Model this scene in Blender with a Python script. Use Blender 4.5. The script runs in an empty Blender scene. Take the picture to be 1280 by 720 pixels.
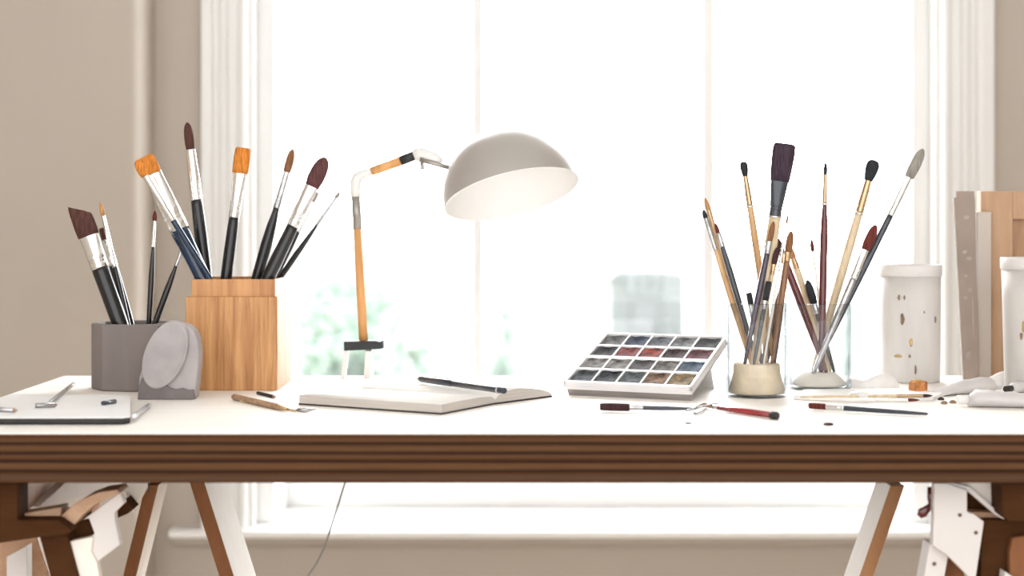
import bpy, math, random
from mathutils import Vector, Matrix

random.seed(7)
scene = bpy.context.scene
COL = scene.collection

# ------------------------------------------------------------------ camera frame
FPX = 2000.0          # focal length in pixels of the 1280 px frame
CX, HY = 640.0, 281.0 # vanishing point / horizon row
ZC = 0.97             # camera height
ZT = 0.745            # table top height


def P(px, py, Y):
    return Vector(((px - CX) / FPX * Y, Y, ZC - (py - HY) / FPX * Y))


def T(px, py, z=0.0):
    """point at height z above the table top seen at px, py"""
    Y = (ZC - ZT - z) * FPX / (py - HY)
    return Vector(((px - CX) / FPX * Y, Y, ZT + z))


# ------------------------------------------------------------------ materials
def srgb(r, g, b):
    f = lambda c: (c / 255 / 12.92) if c / 255 <= 0.04045 else ((c / 255 + 0.055) / 1.055) ** 2.4
    return (f(r), f(g), f(b))


def new_mat(name):
    m = bpy.data.materials.new(name)
    m.use_nodes = True
    nt = m.node_tree
    return m, nt, nt.nodes['Principled BSDF']


def mat(name, col, rough=0.6, metal=0.0, var=0.06, scale=30.0, bump=0.0, coat=0.0, stretch=(1, 1, 1), spec=0.5, sss=0.0):
    """plain procedural material: base colour gently varied by noise"""
    m, nt, b = new_mat(name)
    tc = nt.nodes.new('ShaderNodeTexCoord')
    mp = nt.nodes.new('ShaderNodeMapping'); mp.inputs['Scale'].default_value = stretch
    nz = nt.nodes.new('ShaderNodeTexNoise'); nz.inputs['Scale'].default_value = scale; nz.inputs['Detail'].default_value = 5
    rp = nt.nodes.new('ShaderNodeValToRGB')
    lo = [max(0, c * (1 - var)) for c in col]; hi = [min(1, c * (1 + var)) for c in col]
    rp.color_ramp.elements[0].position = 0.3; rp.color_ramp.elements[0].color = (*lo, 1)
    rp.color_ramp.elements[1].position = 0.7; rp.color_ramp.elements[1].color = (*hi, 1)
    nt.links.new(tc.outputs['Object'], mp.inputs['Vector'])
    nt.links.new(mp.outputs['Vector'], nz.inputs['Vector'])
    nt.links.new(nz.outputs['Fac'], rp.inputs['Fac'])
    nt.links.new(rp.outputs['Color'], b.inputs['Base Color'])
    b.inputs['Roughness'].default_value = rough
    b.inputs['Metallic'].default_value = metal
    b.inputs['Specular IOR Level'].default_value = spec
    b.inputs['Coat Weight'].default_value = coat
    b.inputs['Coat Roughness'].default_value = 0.1
    if bump:
        bp = nt.nodes.new('ShaderNodeBump'); bp.inputs['Strength'].default_value = bump; bp.inputs['Distance'].default_value = 0.002
        nt.links.new(nz.outputs['Fac'], bp.inputs['Height']); nt.links.new(bp.outputs['Normal'], b.inputs['Normal'])
    return m


def wood(name, c1, c2, stretch, rough=0.5, scale=6.0, coat=0.0, spec=.5):
    m, nt, b = new_mat(name)
    tc = nt.nodes.new('ShaderNodeTexCoord')
    mp = nt.nodes.new('ShaderNodeMapping'); mp.inputs['Scale'].default_value = stretch
    nz = nt.nodes.new('ShaderNodeTexNoise'); nz.inputs['Scale'].default_value = scale
    nz.inputs['Detail'].default_value = 8; nz.inputs['Roughness'].default_value = 0.65; nz.inputs['Distortion'].default_value = 0.4
    rp = nt.nodes.new('ShaderNodeValToRGB')
    rp.color_ramp.elements[0].position = 0.34; rp.color_ramp.elements[0].color = (*c1, 1)
    rp.color_ramp.elements[1].position = 0.62; rp.color_ramp.elements[1].color = (*c2, 1)
    nt.links.new(tc.outputs['Object'], mp.inputs['Vector']); nt.links.new(mp.outputs['Vector'], nz.inputs['Vector'])
    nt.links.new(nz.outputs['Fac'], rp.inputs['Fac']); nt.links.new(rp.outputs['Color'], b.inputs['Base Color'])
    bp = nt.nodes.new('ShaderNodeBump'); bp.inputs['Strength'].default_value = 0.15; bp.inputs['Distance'].default_value = 0.001
    nt.links.new(nz.outputs['Fac'], bp.inputs['Height']); nt.links.new(bp.outputs['Normal'], b.inputs['Normal'])
    b.inputs['Roughness'].default_value = rough; b.inputs['Coat Weight'].default_value = coat
    b.inputs['Specular IOR Level'].default_value = spec
    return m


def ply_edge(name):
    """plywood edge: layers stacked in height, alternately light and dark"""
    m, nt, b = new_mat(name)
    tc = nt.nodes.new('ShaderNodeTexCoord')
    sep = nt.nodes.new('ShaderNodeSeparateXYZ')
    nt.links.new(tc.outputs['Object'], sep.inputs[0])
    mp = nt.nodes.new('ShaderNodeMapping'); mp.inputs['Scale'].default_value = (1.6, 1.6, 40)
    nz = nt.nodes.new('ShaderNodeTexNoise'); nz.inputs['Scale'].default_value = 2.0; nz.inputs['Detail'].default_value = 4
    nt.links.new(tc.outputs['Object'], mp.inputs['Vector']); nt.links.new(mp.outputs['Vector'], nz.inputs['Vector'])
    md = nt.nodes.new('ShaderNodeMath'); md.operation = 'MULTIPLY_ADD'
    nt.links.new(nz.outputs['Fac'], md.inputs[0]); md.inputs[1].default_value = 0.0035
    nt.links.new(sep.outputs['Z'], md.inputs[2])
    mr = nt.nodes.new('ShaderNodeMapRange')
    mr.inputs['From Min'].default_value = -0.0523; mr.inputs['From Max'].default_value = 0.0017
    nt.links.new(md.outputs[0], mr.inputs['Value'])
    rp = nt.nodes.new('ShaderNodeValToRGB')
    L = (.105, .048, .019); D = (.013, .0032, .0006); M = (.066, .025, .008)
    pts = [(0.0, M), (.10, (.085, .045, .025)), (.19, M), (.235, D), (.30, L), (.37, L), (.42, D), (.48, M), (.53, L), (.60, D), (.66, L), (.72, L), (.79, D), (.84, L), (.93, M), (1.0, (.11, .058, .032))]
    el = rp.color_ramp.elements
    el[0].position = 0; el[0].color = (*pts[0][1], 1); el[1].position = 1; el[1].color = (*pts[-1][1], 1)
    for p, c in pts[1:-1]:
        e = el.new(p); e.color = (*c, 1)
    nt.links.new(mr.outputs[0], rp.inputs['Fac'])
    mp2 = nt.nodes.new('ShaderNodeMapping'); mp2.inputs['Scale'].default_value = (5, 5, 300)
    n2 = nt.nodes.new('ShaderNodeTexNoise'); n2.inputs['Scale'].default_value = 3; n2.inputs['Detail'].default_value = 6
    nt.links.new(tc.outputs['Object'], mp2.inputs['Vector']); nt.links.new(mp2.outputs['Vector'], n2.inputs['Vector'])
    mx = nt.nodes.new('ShaderNodeMix'); mx.data_type = 'RGBA'; mx.blend_type = 'OVERLAY'; mx.inputs['Factor'].default_value = .35
    nt.links.new(rp.outputs['Color'], mx.inputs['A']); nt.links.new(n2.outputs['Fac'], mx.inputs['B'])
    nt.links.new(mx.outputs['Result'], b.inputs['Base Color'])
    b.inputs['Roughness'].default_value = .8; b.inputs['Specular IOR Level'].default_value = .2
    return m


def glass(name, thin=False, tint=(1, 1, 1), edge=(1, 1, 1)):
    m, nt, b = new_mat(name)
    out = nt.nodes['Material Output']
    if thin:
        nt.nodes.remove(b)
        tr = nt.nodes.new('ShaderNodeBsdfTransparent'); tr.inputs['Color'].default_value = (*tint, 1)
        gl = nt.nodes.new('ShaderNodeBsdfGlossy'); gl.inputs['Roughness'].default_value = 0.02
        lw = nt.nodes.new('ShaderNodeLayerWeight'); lw.inputs['Blend'].default_value = .5
        pw = nt.nodes.new('ShaderNodeMath'); pw.operation = 'POWER'; nt.links.new(lw.outputs['Facing'], pw.inputs[0]); pw.inputs[1].default_value = 4.0
        fr = nt.nodes.new('ShaderNodeMath'); fr.operation = 'MULTIPLY_ADD'; nt.links.new(pw.outputs[0], fr.inputs[0]); fr.inputs[1].default_value = .55; fr.inputs[2].default_value = .04
        mx = nt.nodes.new('ShaderNodeMixShader')
        cr = nt.nodes.new('ShaderNodeMix'); cr.data_type = 'RGBA'; cr.inputs['A'].default_value = (*tint, 1); cr.inputs['B'].default_value = (*edge, 1)
        p3 = nt.nodes.new('ShaderNodeMath'); p3.operation = 'POWER'; nt.links.new(lw.outputs['Facing'], p3.inputs[0]); p3.inputs[1].default_value = 1.6
        nt.links.new(p3.outputs[0], cr.inputs['Factor']); nt.links.new(cr.outputs['Result'], tr.inputs['Color'])
        nt.links.new(fr.outputs[0], mx.inputs[0]); nt.links.new(tr.outputs[0], mx.inputs[1]); nt.links.new(gl.outputs[0], mx.inputs[2])
        nt.links.new(mx.outputs[0], out.inputs['Surface'])
    else:
        b.inputs['Base Color'].default_value = (*tint, 1)
        b.inputs['Transmission Weight'].default_value = 1; b.inputs['Roughness'].default_value = 0.0
        b.inputs['IOR'].default_value = 1.45
    return m


def hair(name, c, tipc=None, rough=.75):
    """bristles: streaks running along the local axis by stretched noise"""
    return mat(name, c, rough=rough, var=.35, scale=420, stretch=(1, 1, .12), bump=.4, spec=.25)


M = {}
M['wall'] = mat('wall_paint', (.49, .437, .382), .9, var=.02, scale=3, bump=.02)
M['wall_light'] = M['wall']
M['trim'] = mat('white_trim_paint', (.78, .785, .78), .45, var=.015, scale=8)
M['sill'] = mat('white_sill_paint', (.88, .88, .87), .4, var=.01, scale=8)
M['ceiling'] = mat('ceiling_paint', (.85, .84, .82), .9, var=.01)
M['floor'] = wood('floor_boards', (.42, .36, .29), (.55, .48, .40), (1.5, 12, 1), .5, 3)
M['top'] = wood('pale_birch_top', (.86, .825, .77), (.91, .89, .86), (1, 14, 1), .5, 4)
M['ply'] = ply_edge('plywood_edge')
M['under'] = wood('table_underside', (.22, .13, .07), (.30, .19, .11), (1, 10, 1), .7)
M['oak'] = wood('honey_oak', (.37, .155, .048), (.62, .33, .13), (22, 22, 1.2), .5, 5)
M['oak_b'] = wood('honey_oak_collar', (.40, .17, .055), (.60, .31, .125), (18, 18, 1.0), .5, 5)
M['cup'] = mat('grey_concrete', (.215, .185, .175), .85, var=.12, scale=18, bump=.2, stretch=(1, 1, .3))
M['stone'] = mat('pale_grey_stone', (.40, .37, .375), .7, var=.16, scale=22, bump=.25)
M['stone_d'] = mat('dark_grey_stone', (.17, .15, .15), .8, var=.2, scale=26, bump=.3)
M['silver'] = mat('polished_ferrule', (.80, .80, .79), .2, metal=1, var=.05, scale=60)
M['silver_d'] = mat('worn_ferrule', (.45, .45, .46), .3, metal=1, var=.3, scale=120)
M['gold'] = mat('brass_ferrule', (.52, .37, .22), .3, metal=1, var=.1, scale=60)
M['black'] = mat('black_lacquer', (.007, .007, .008), .28, var=.1, coat=.15)
M['navy'] = mat('navy_lacquer', (.007, .024, .06), .2, var=.4, scale=40, coat=.35)
M['maroon'] = mat('maroon_lacquer', (.10, .012, .014), .22, var=.2, coat=.5)
M['red'] = mat('red_lacquer', (.30, .02, .025), .25, var=.2, coat=.5)
M['purple'] = mat('plum_lacquer', (.045, .03, .06), .25, var=.2, coat=.5)
M['tan'] = wood('tan_handle_wood', (.40, .22, .09), (.62, .40, .20), (30, 30, 3), .4, 4, .3)
M['pale'] = wood('pale_handle_wood', (.55, .42, .25), (.75, .62, .43), (30, 30, 3), .45, 4, .2)
M['brown'] = wood('brown_handle_wood', (.16, .07, .03), (.30, .14, .06), (30, 30, 3), .4, 4, .3)
M['slate'] = mat('slate_lacquer', (.035, .042, .055), .25, var=.15, coat=.3)
M['white_h'] = mat('white_lacquer', (.8, .79, .77), .3, var=.05, coat=.3)
M['h_orange'] = hair('orange_bristle', (.60, .21, .035))
M['h_brown'] = hair('brown_bristle', (.085, .035, .028))
M['h_dark'] = hair('dark_sable_bristle', (.05, .022, .024))
M['h_maroon'] = hair('maroon_bristle', (.105, .042, .042))
M['h_plum'] = hair('plum_bristle', (.045, .028, .042))
M['h_black'] = hair('black_bristle', (.025, .027, .032))
M['h_grey'] = hair('grey_bristle', (.28, .26, .23))
M['h_tan'] = hair('tan_bristle', (.46, .24, .10))
M['h_red'] = hair('red_stained_bristle', (.13, .028, .022))
M['h_sable'] = hair('sable_bristle', (.22, .10, .045))
M['shade_out'] = mat('shaded_white_enamel', (.345, .32, .295), .38, var=.01, scale=4, coat=1.0, spec=.8)  # outside of the white shade, its shading put into the grey
M['shade_out'].node_tree.nodes['Principled BSDF'].inputs['Coat Roughness'].default_value = .3
M['shade_out'].node_tree.nodes['Principled BSDF'].inputs['Sheen Weight'].default_value = .7
M['shade_out'].node_tree.nodes['Principled BSDF'].inputs['Sheen Roughness'].default_value = .4
M['shade_in'] = mat('white_enamel', (.88, .87, .86), .5, var=.01, scale=4)
M['white_plastic'] = mat('white_plastic', (.78, .78, .77), .35, var=.02)
M['grey_metal'] = mat('grey_metal', (.36, .34, .31), .35, metal=.6, var=.05)
M['lamp_wood'] = wood('lamp_beech', (.62, .30, .10), (.78, .43, .17), (12, 12, 2), .45, 4)
M['rubber'] = mat('black_rubber', (.02, .023, .025), .55, var=.2)
M['page'] = mat('white_page', (.88, .87, .85), .85, var=.01)
M['page_edge'] = mat('page_edges', (.56, .52, .485), .9, var=.10, scale=700, stretch=(.02, .02, 1))
M['cover'] = mat('dark_cover', (.03, .026, .025), .6, var=.1)
M['pen'] = mat('dark_blue_pen', (.025, .035, .055), .3, var=.1, coat=.3)
M['tin'] = mat('white_tin', (.80, .79, .80), .3, var=.03, coat=.2)
M['tin_d'] = mat('grey_tin_edge', (.30, .27, .26), .4, metal=.3, var=.1)
M['pan_white'] = mat('white_pan_plastic', (.78, .78, .78), .4, var=.03)
M['glass'] = glass('clear_glass', thin=True, tint=(.965, .97, .97), edge=(.42, .44, .46))
M['pane'] = glass('window_glass', thin=True)
M['cream'] = mat('cream_sediment', (.86, .73, .54), .8, var=.12, scale=40, bump=.3)
M['cream_l'] = mat('pale_sediment', (.88, .83, .75), .8, var=.1, scale=40, bump=.3)
M['bucket'] = mat('paint_marked_white_plastic', (.57, .545, .525), .55, var=.09, scale=26, stretch=(1, 1, .25))
M['bucket_lid'] = mat('white_lid_plastic', (.66, .64, .625), .5, var=.05, scale=30)
M['stain_b'] = mat('brown_paint_drip', (.26, .17, .11), .5, var=.3)
M['stain_g'] = mat('ochre_paint_drip', (.5, .33, .12), .5, var=.3)
M['plank_s'] = mat('stained_grey_plank', (.33, .265, .225), .7, var=.20, scale=16, stretch=(1, 1, .5), bump=.15)
M['patch'] = mat('pale_paint_patch', (.41, .345, .30), .75, var=.2, scale=40)
M['board_g'] = mat('grey_primed_board', (.50, .445, .40), .8, var=.04, scale=10)
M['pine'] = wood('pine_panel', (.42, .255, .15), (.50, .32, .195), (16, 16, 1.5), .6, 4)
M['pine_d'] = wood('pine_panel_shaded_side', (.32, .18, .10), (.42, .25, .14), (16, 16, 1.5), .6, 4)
M['rag'] = mat('white_cotton_rag', (.80, .79, .78), .95, var=.05, scale=60, bump=.3)
M['tube'] = mat('white_paint_tube', (.62, .60, .60), .45, var=.06, scale=40, bump=.15)
M['cork'] = mat('orange_wood_block', (.50, .20, .06), .6, var=.5, scale=110)
M['peg'] = wood('brown_peg_wood', (.24, .13, .07), (.45, .29, .18), (20, 20, 20), .6)
M['leg'] = wood('trestle_pine', (.19, .075, .030), (.25, .105, .045), (3, 3, 1.0), .75, 8, spec=.2)
M['pine_lit_side'] = wood('window_lit_pine_side', (.87, .81, .74), (.92, .88, .82), (3, 3, 1.0), .7, 6)  # side faces of the leg wood, window light put into the colour
M['beam_d'] = wood('dark_stained_beam', (.052, .019, .005), (.072, .028, .009), (2, 8, 8), .8, 4, spec=.12)
M['leg_o'] = wood('orange_pine', (.33, .145, .055), (.44, .21, .085), (3, 3, 1), .55, 8)
M['gusset'] = mat('white_plate_and_lit_face', (.93, .85, .77), .6, var=.04, scale=12)  # white plates; cream raised to put window light into the rail face
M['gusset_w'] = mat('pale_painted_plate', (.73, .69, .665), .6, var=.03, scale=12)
M['tanband'] = wood('bent_tan_plywood', (.42, .24, .14), (.56, .35, .22), (6, 6, 6), .55)
M['cord'] = mat('grey_cord', (.30, .29, .27), .6)
M['screw'] = mat('dull_screw', (.14, .10, .09), .45, metal=.7)
M['board_w'] = mat('white_board_surface', (.82, .83, .84), .5, var=.02)
M['paper'] = mat('white_paper', (.82, .81, .80), .9, var=.02)
M['leafy'] = mat('hazed_leaf_green', (.56, .64, .585), .8, var=.08, scale=3)  # paled leaves, outdoor haze put into the colour
_nt = M['leafy'].node_tree; _b = _nt.nodes['Principled BSDF']
_t = _nt.nodes.new('ShaderNodeBsdfTranslucent'); _t.inputs['Color'].default_value = (.70, .79, .735, 1)
_m = _nt.nodes.new('ShaderNodeMixShader'); _m.inputs[0].default_value = .5
_nt.links.new(_b.outputs[0], _m.inputs[1]); _nt.links.new(_t.outputs[0], _m.inputs[2]); _nt.links.new(_m.outputs[0], _nt.nodes['Material Output'].inputs['Surface'])
M['bark'] = mat('bark', (.2, .16, .12), .9)
M['patio'] = mat('pale_paving', (.62, .62, .6), .9, var=.05, scale=1)
M['far_wall'] = mat('pale_render_wall', (.205, .222, .222), .9, var=.03, scale=1)
M['far_win'] = mat('far_window_dark', (.185, .20, .204), .4)


# ------------------------------------------------------------------ mesh builder
class MB:
    def __init__(s):
        s.v = []; s.f = []; s.sm = []; s.mi = []
        s.m = 0

    def add(s, vs, fs, smooth=False):
        b = len(s.v); s.v += [Vector(v) for v in vs]
        for f in fs:
            s.f.append([b + i for i in f]); s.sm.append(smooth); s.mi.append(s.m)
        return s

    def box(s, c, size, R=None):
        hx, hy, hz = [d / 2 for d in size]
        R = R or Matrix.Identity(3); c = Vector(c)
        vs = [c + R @ Vector((x * hx, y * hy, z * hz)) for x in (-1, 1) for y in (-1, 1) for z in (-1, 1)]
        return s.add(vs, [(0, 1, 3, 2), (4, 6, 7, 5), (0, 4, 5, 1), (2, 3, 7, 6), (0, 2, 6, 4), (1, 5, 7, 3)])

    def span(s, a, b):
        a, b = Vector(a), Vector(b)
        return s.box((a + b) / 2, [abs(x) for x in (b - a)])

    def prism(s, pts, ext):
        pts = [Vector(p) for p in pts]; n = len(pts); ext = Vector(ext)
        return s.add(pts + [p + ext for p in pts], [list(range(n))[::-1], list(range(n, 2 * n))] + [(i, (i + 1) % n, n + (i + 1) % n, n + i) for i in range(n)])

    def loft(s, rings, cap=(True, True), smooth=True):
        n = len(rings[0]); vs = [p for r in rings for p in r]; fs = []
        for k in range(len(rings) - 1):
            for i in range(n):
                j = (i + 1) % n
                fs.append((k * n + i, k * n + j, (k + 1) * n + j, (k + 1) * n + i))
        s.add(vs, fs, smooth)
        b = len(s.v) - len(vs)
        if cap[0]: s.f.append([b + i for i in range(n)][::-1]); s.sm.append(False); s.mi.append(s.m)
        if cap[1]: s.f.append([b + len(vs) - n + i for i in range(n)]); s.sm.append(False); s.mi.append(s.m)
        return s

    def tube(s, path, rad, n=12, flat=1.0, up=None):
        path = [Vector(p) for p in path]
        if not isinstance(rad, (list, tuple)): rad = [rad] * len(path)
        rings = []
        prev = None
        for i, p in enumerate(path):
            d = (path[min(i + 1, len(path) - 1)] - path[max(i - 1, 0)]).normalized()
            if prev is None:
                u = up or (Vector((0, 1, 0)) if abs(d.y) < .9 else Vector((1, 0, 0)))
            else:
                u = prev
            a = d.cross(u).normalized(); u = a.cross(d).normalized(); prev = u
            rings.append([p + (a * math.cos(2 * math.pi * k / n) + u * flat * math.sin(2 * math.pi * k / n)) * rad[i] for k in range(n)])
        return s.loft(rings)

    def lathe(s, c, prof, n=40, R=None, smooth=True, cap=(True, True), sx=1, sy=1, rot=0):
        c = Vector(c); R = R or Matrix.Identity(3)
        rings = [[c + R @ Vector((r * sx * math.cos(2 * math.pi * k / n + rot), r * sy * math.sin(2 * math.pi * k / n + rot), z)) for k in range(n)] for r, z in prof]
        return s.loft(rings, cap, smooth)

    def build(s, name, mats, parent=None, loc=None, bevel=0, subsurf=0, weld=False):
        if not isinstance(mats, (list, tuple)): mats = [mats]
        if parent is not None:
            o0 = WL[parent.name]
        else:
            if loc is None:
                xs = [v.x for v in s.v]; ys = [v.y for v in s.v]; zs = [v.z for v in s.v]
                loc = Vector(((min(xs) + max(xs)) / 2, (min(ys) + max(ys)) / 2, min(zs)))
            o0 = Vector(loc)
        me = bpy.data.meshes.new(name)
        me.from_pydata([v - o0 for v in s.v], [], s.f)
        for m in mats: me.materials.append(m)
        me.polygons.foreach_set('use_smooth', s.sm)
        me.polygons.foreach_set('material_index', s.mi)
        import bmesh
        bm = bmesh.new(); bm.from_mesh(me)
        if weld: bmesh.ops.remove_doubles(bm, verts=bm.verts, dist=1e-5)
        bmesh.ops.recalc_face_normals(bm, faces=bm.faces); bm.to_mesh(me); bm.free()
        me.update()
        o = bpy.data.objects.new(name, me); COL.objects.link(o)
        WL[o.name] = o0
        if parent is not None: o.parent = parent
        else: o.location = o0
        if bevel:
            md = o.modifiers.new('bevel', 'BEVEL'); md.width = bevel; md.segments = 2; md.limit_method = 'ANGLE'; md.angle_limit = math.radians(40)
        if subsurf:
            md = o.modifiers.new('sub', 'SUBSURF'); md.levels = md.render_levels = subsurf
        return o


WL = {}


def thing(name, loc, label, cat, group=None):
    o = bpy.data.objects.new(name, None); o.empty_display_size = .02
    COL.objects.link(o); o.location = loc; WL[o.name] = Vector(loc)
    return tag(o, label, cat, group)


def tag(o, label, cat, group=None):
    o['label'] = label; o['category'] = cat
    if group: o['group'] = group
    return o


def struct(o):
    o['kind'] = 'structure'; return o


# ------------------------------------------------------------------ room shell
YW, YL, YG = 3.30, 3.15, 3.55
XC = -0.7355                       # corner of the projecting left wall
XL, XR, ZH = -1.9, 1.9, 2.70
YB = -0.9
oL, oR = -0.5445, 0.883           # window opening
ZS, ZTOP = 0.347, 2.28            # sill and head heights
struct(MB().span((XL - .15, YB, -.12), (XR + .15, 3.62, 0)).build('floor', M['floor']))
struct(MB().span((XL - .15, YB, ZH), (XR + .15, 3.62, ZH + .12)).build('ceiling', M['ceiling']))
struct(MB().span((XL - .15, YB, 0), (XL, YL, ZH)).build('wall_left', M['wall']))
struct(MB().span((XR, YB, 0), (XR + .15, 3.62, ZH)).build('wall_right', M['wall']))
w = MB().span((XL - .15, YL, 0), (XC, 3.62, ZH)).build('wall_corner', M['wall']); struct(w)
md = w.modifiers.new('round', 'BEVEL'); md.width = .02; md.segments = 8; md.limit_method = 'ANGLE'
for p_ in w.data.polygons: p_.use_smooth = True
b = MB()
b.span((XC, YW, 0), (oL - .002, 3.62, ZH))
b.span((oR + .002, YW, 0), (XR, 3.62, ZH))
b.span((oL - .002, YW, 0), (oR + .002, 3.62, ZS - .025))
b.span((oL - .002, YW, ZTOP), (oR + .002, 3.62, ZH))
struct(b.build('wall_back', M['wall']))

# window: lining, frame, mullions, panes
win = struct(MB().span((oL - .002, YW - .001, ZS), (oL + .012, 3.60, ZTOP)).build('window_1', M['trim']))
MB().span((oR - .012, YW - .001, ZS), (oR + .002, 3.60, ZTOP)).build('side_lining', M['trim'], win, bevel=.002)
MB().span((oL, YW - .001, ZTOP - .012), (oR, 3.60, ZTOP + .002)).build('head_lining', M['trim'], win)
b = MB()
b.span((oL + .012, YG - .02, ZS + .09), (oL + .057, YG + .03, ZTOP))
b.span((oR - .040, YG - .02, ZS + .09), (oR - .012, YG + .03, ZTOP))
b.span((oL + .012, YG - .02, ZS), (oR - .012, YG + .03, ZS + .09))
b.span((oL, YG - .02, ZTOP - .06), (oR, YG + .03, ZTOP))
# stepped side posts added over the reveal, which window light burnt out white
b.span((oL + .010, 3.340, ZS), (P(343, 0, 3.34).x, YG, ZTOP)); b.span((oL + .012, 3.42, ZS), (P(349, 0, 3.42).x, YG, ZTOP))
b.span((P(1140, 0, 3.34).x, 3.340, ZS), (oR - .010, YG, ZTOP)); b.span((P(1134, 0, 3.42).x, 3.42, ZS), (oR - .012, YG, ZTOP))
# inner bead steps
b.span((oL + .057, YG - .006, ZS + .09), (oL + .066, YG + .02, ZTOP - .06))
b.span((oR - .049, YG - .006, ZS + .09), (oR - .040, YG + .02, ZTOP - .06))
b.build('window_frame', M['trim'], win, bevel=.003)
mx = [(597 - CX) / FPX * YG, (885 - CX) / FPX * YG]
for x, wd in zip(mx, (.024, .028)):
    MB().span((x - wd / 2, YG - .008, ZS + .085), (x + wd / 2, YG + .02, ZTOP - .05)).build('mullion', M['trim'], win, bevel=.003)
xs = [oL + .055, mx[0], mx[1], oR - .035]
for i in range(3):
    MB().span((xs[i], YG + .004, ZS + .085), (xs[i + 1], YG + .008, ZTOP - .055)).build('pane', M['pane'], win)


def casing_profile(x0, sgn, wdt):
    """architrave cross-section: (offset from opening outward, projection)"""
    pr = [(0, 0), (0, .014), (.006, .020), (.014, .020), (.018, .014), (.024, .012), (.036, .014), (.040, .022), (.046, .026), (.054, .024), (.058, .018), (.066, .018), (.070, .030), (.078, .034), (1.0, .034), (1.0, 0)]
    return [(x0 + sgn * (min(a, wdt)), YW - p) for a, p in pr]


for nm, x0, sg, wd in (('trim_1', oL, -1, .0905), ('trim_2', oR, 1, .102)):
    pr = casing_profile(x0, sg, wd)
    o = MB().prism([Vector((x, y, ZS)) for x, y in pr], (0, 0, ZTOP - ZS + .09)).build(nm, M['trim'], bevel=.0015)
    struct(o)
struct(MB().span((oL - .0905, YW - .034, ZTOP), (oR + .102, YW, ZTOP + .1)).build('trim_3', M['trim'], bevel=.004))
# sill board with nosing and a small moulding beneath
pr = [(3.60, ZS), (YW - .034, ZS), (YW - .040, ZS - .003), (YW - .042, ZS - .009), (YW - .040, ZS - .015), (YW - .034, ZS - .018), (3.60, ZS - .018)]
o = MB().prism([Vector((-.700, y, z)) for y, z in pr], (1.03 + .700, 0, 0)).build('window_sill', M['sill'], win, bevel=.001)
pr = [(YW, ZS - .018), (YW - .022, ZS - .018), (YW - .020, ZS - .030), (YW - .008, ZS - .040), (YW, ZS - .042)]
struct(MB().prism([Vector((-.697, y, z)) for y, z in pr], (1.02 + .697, 0, 0)).build('trim_4', M['wall']))
struct(MB().span((XC, YW - .016, 0), (XR, YW, .11)).build('baseboard_back', M['trim'], bevel=.003))
struct(MB().span((XL, YL - .016, 0), (XC, YL, .11)).build('baseboard_corner', M['trim'], bevel=.003))

# ------------------------------------------------------------------ outdoors
struct(MB().span((-30, 3.62, -.45), (30, 60, -.40)).build('ground', M['patio']))


def shrub(cx, cy, r, h, n, seed, label, base=-.4, squash=1.0):
    rnd = random.Random(seed)
    t = thing('garden_shrub', (cx, cy, base), label, 'shrub')
    f = MB()
    blobs = [(cx + rnd.uniform(-.6, .6) * r, cy + rnd.uniform(-.5, .5) * r, base + h * rnd.uniform(.25, .85), r * rnd.uniform(.35, .6)) for _ in range(9)]
    for i in range(n):
        bx, by, bz, br = rnd.choice(blobs)
        d = Vector((rnd.gauss(0, 1), rnd.gauss(0, 1), rnd.gauss(0, 1))).normalized() * br * rnd.uniform(.75, 1.05)
        p = Vector((bx, by, max(base + .02, bz + d.z * squash))) + Vector((d.x, d.y, 0))
        a = Vector((rnd.gauss(0, 1), rnd.gauss(0, 1), rnd.gauss(0, .6))).normalized() * rnd.uniform(.05, .09)
        c = a.cross(Vector((rnd.gauss(0, 1), rnd.gauss(0, 1), rnd.gauss(0, 1)))).normalized() * rnd.uniform(.025, .04)
        nrm = a.cross(c).normalized() * .008
        f.add([p - a, p + c + nrm, p + a, p - c + nrm], [(0, 1, 2, 3)])
    f.build('foliage', M['leafy'], t)
    s = MB()
    for k in range(5):
        bx, by, bz, br = blobs[k]
        s.tube([(cx + .04 * (k - 2), cy, base), ((cx + bx) / 2, (cy + by) / 2, (base + bz) / 2), (bx, by, bz)], [.05, .035, .015], 8)
    s.build('stem', M['bark'], t)


# greenery seen faintly through the panes
shrub(-1.00, 13.0, 1.05, 1.02, 9000, 1, 'pale green garden shrub outside, seen left of the lamp pole')
shrub(-.30, 14.5, .75, .66, 5000, 3, 'low pale green bush outside, right of the lamp pole')
shrub(3.65, 14.0, .8, .62, 5000, 5, 'pale green bush outside, seen between glass jars and white paint pot')

hb = thing('garden_building', (1.5, 19, -.4), 'faint pale blue-grey building outside, seen above the watercolour box', 'building')
MB().span((1.10, 18, -.4), (1.95, 20, .36)).build('wall', M['far_wall'], hb)
MB().prism([Vector((1.04, 17.9, .36)), Vector((2.01, 17.9, .36)), Vector((1.85, 17.9, .46)), Vector((1.2, 17.9, .46))], (0, 2.2, 0)).build('roof', M['far_wall'], hb)
MB().span((1.35, 17.97, -.2), (1.65, 18.02, .12)).build('window', M['far_win'], hb)

# ------------------------------------------------------------------ table
X0, X1, YF, YBK, TH = -.667, .95, 1.73, 2.385, .054
tb = thing('work_table', ((X0 + X1) / 2, (YF + YBK) / 2, ZT), 'long pale plywood table top with thick brown layered front edge resting on trestles', 'table')
b = MB(); b.span((X0, YF + .0004, ZT - .0016), (X1, YBK, ZT)); b.build('table_top', M['top'], tb)
b = MB(); b.span((X0, YF, ZT - TH), (X1, YBK, ZT - .0016)); b.build('plywood_core', M['ply'], tb)


def prism_px(pts, Y, d, skew=(0, 0, 0)):
    return MB().prism([P(x, y, Y) for x, y in pts], (skew[0], d, skew[2]))


# ------------------------------------------------------------------ trestles
ZU = ZT - TH


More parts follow.
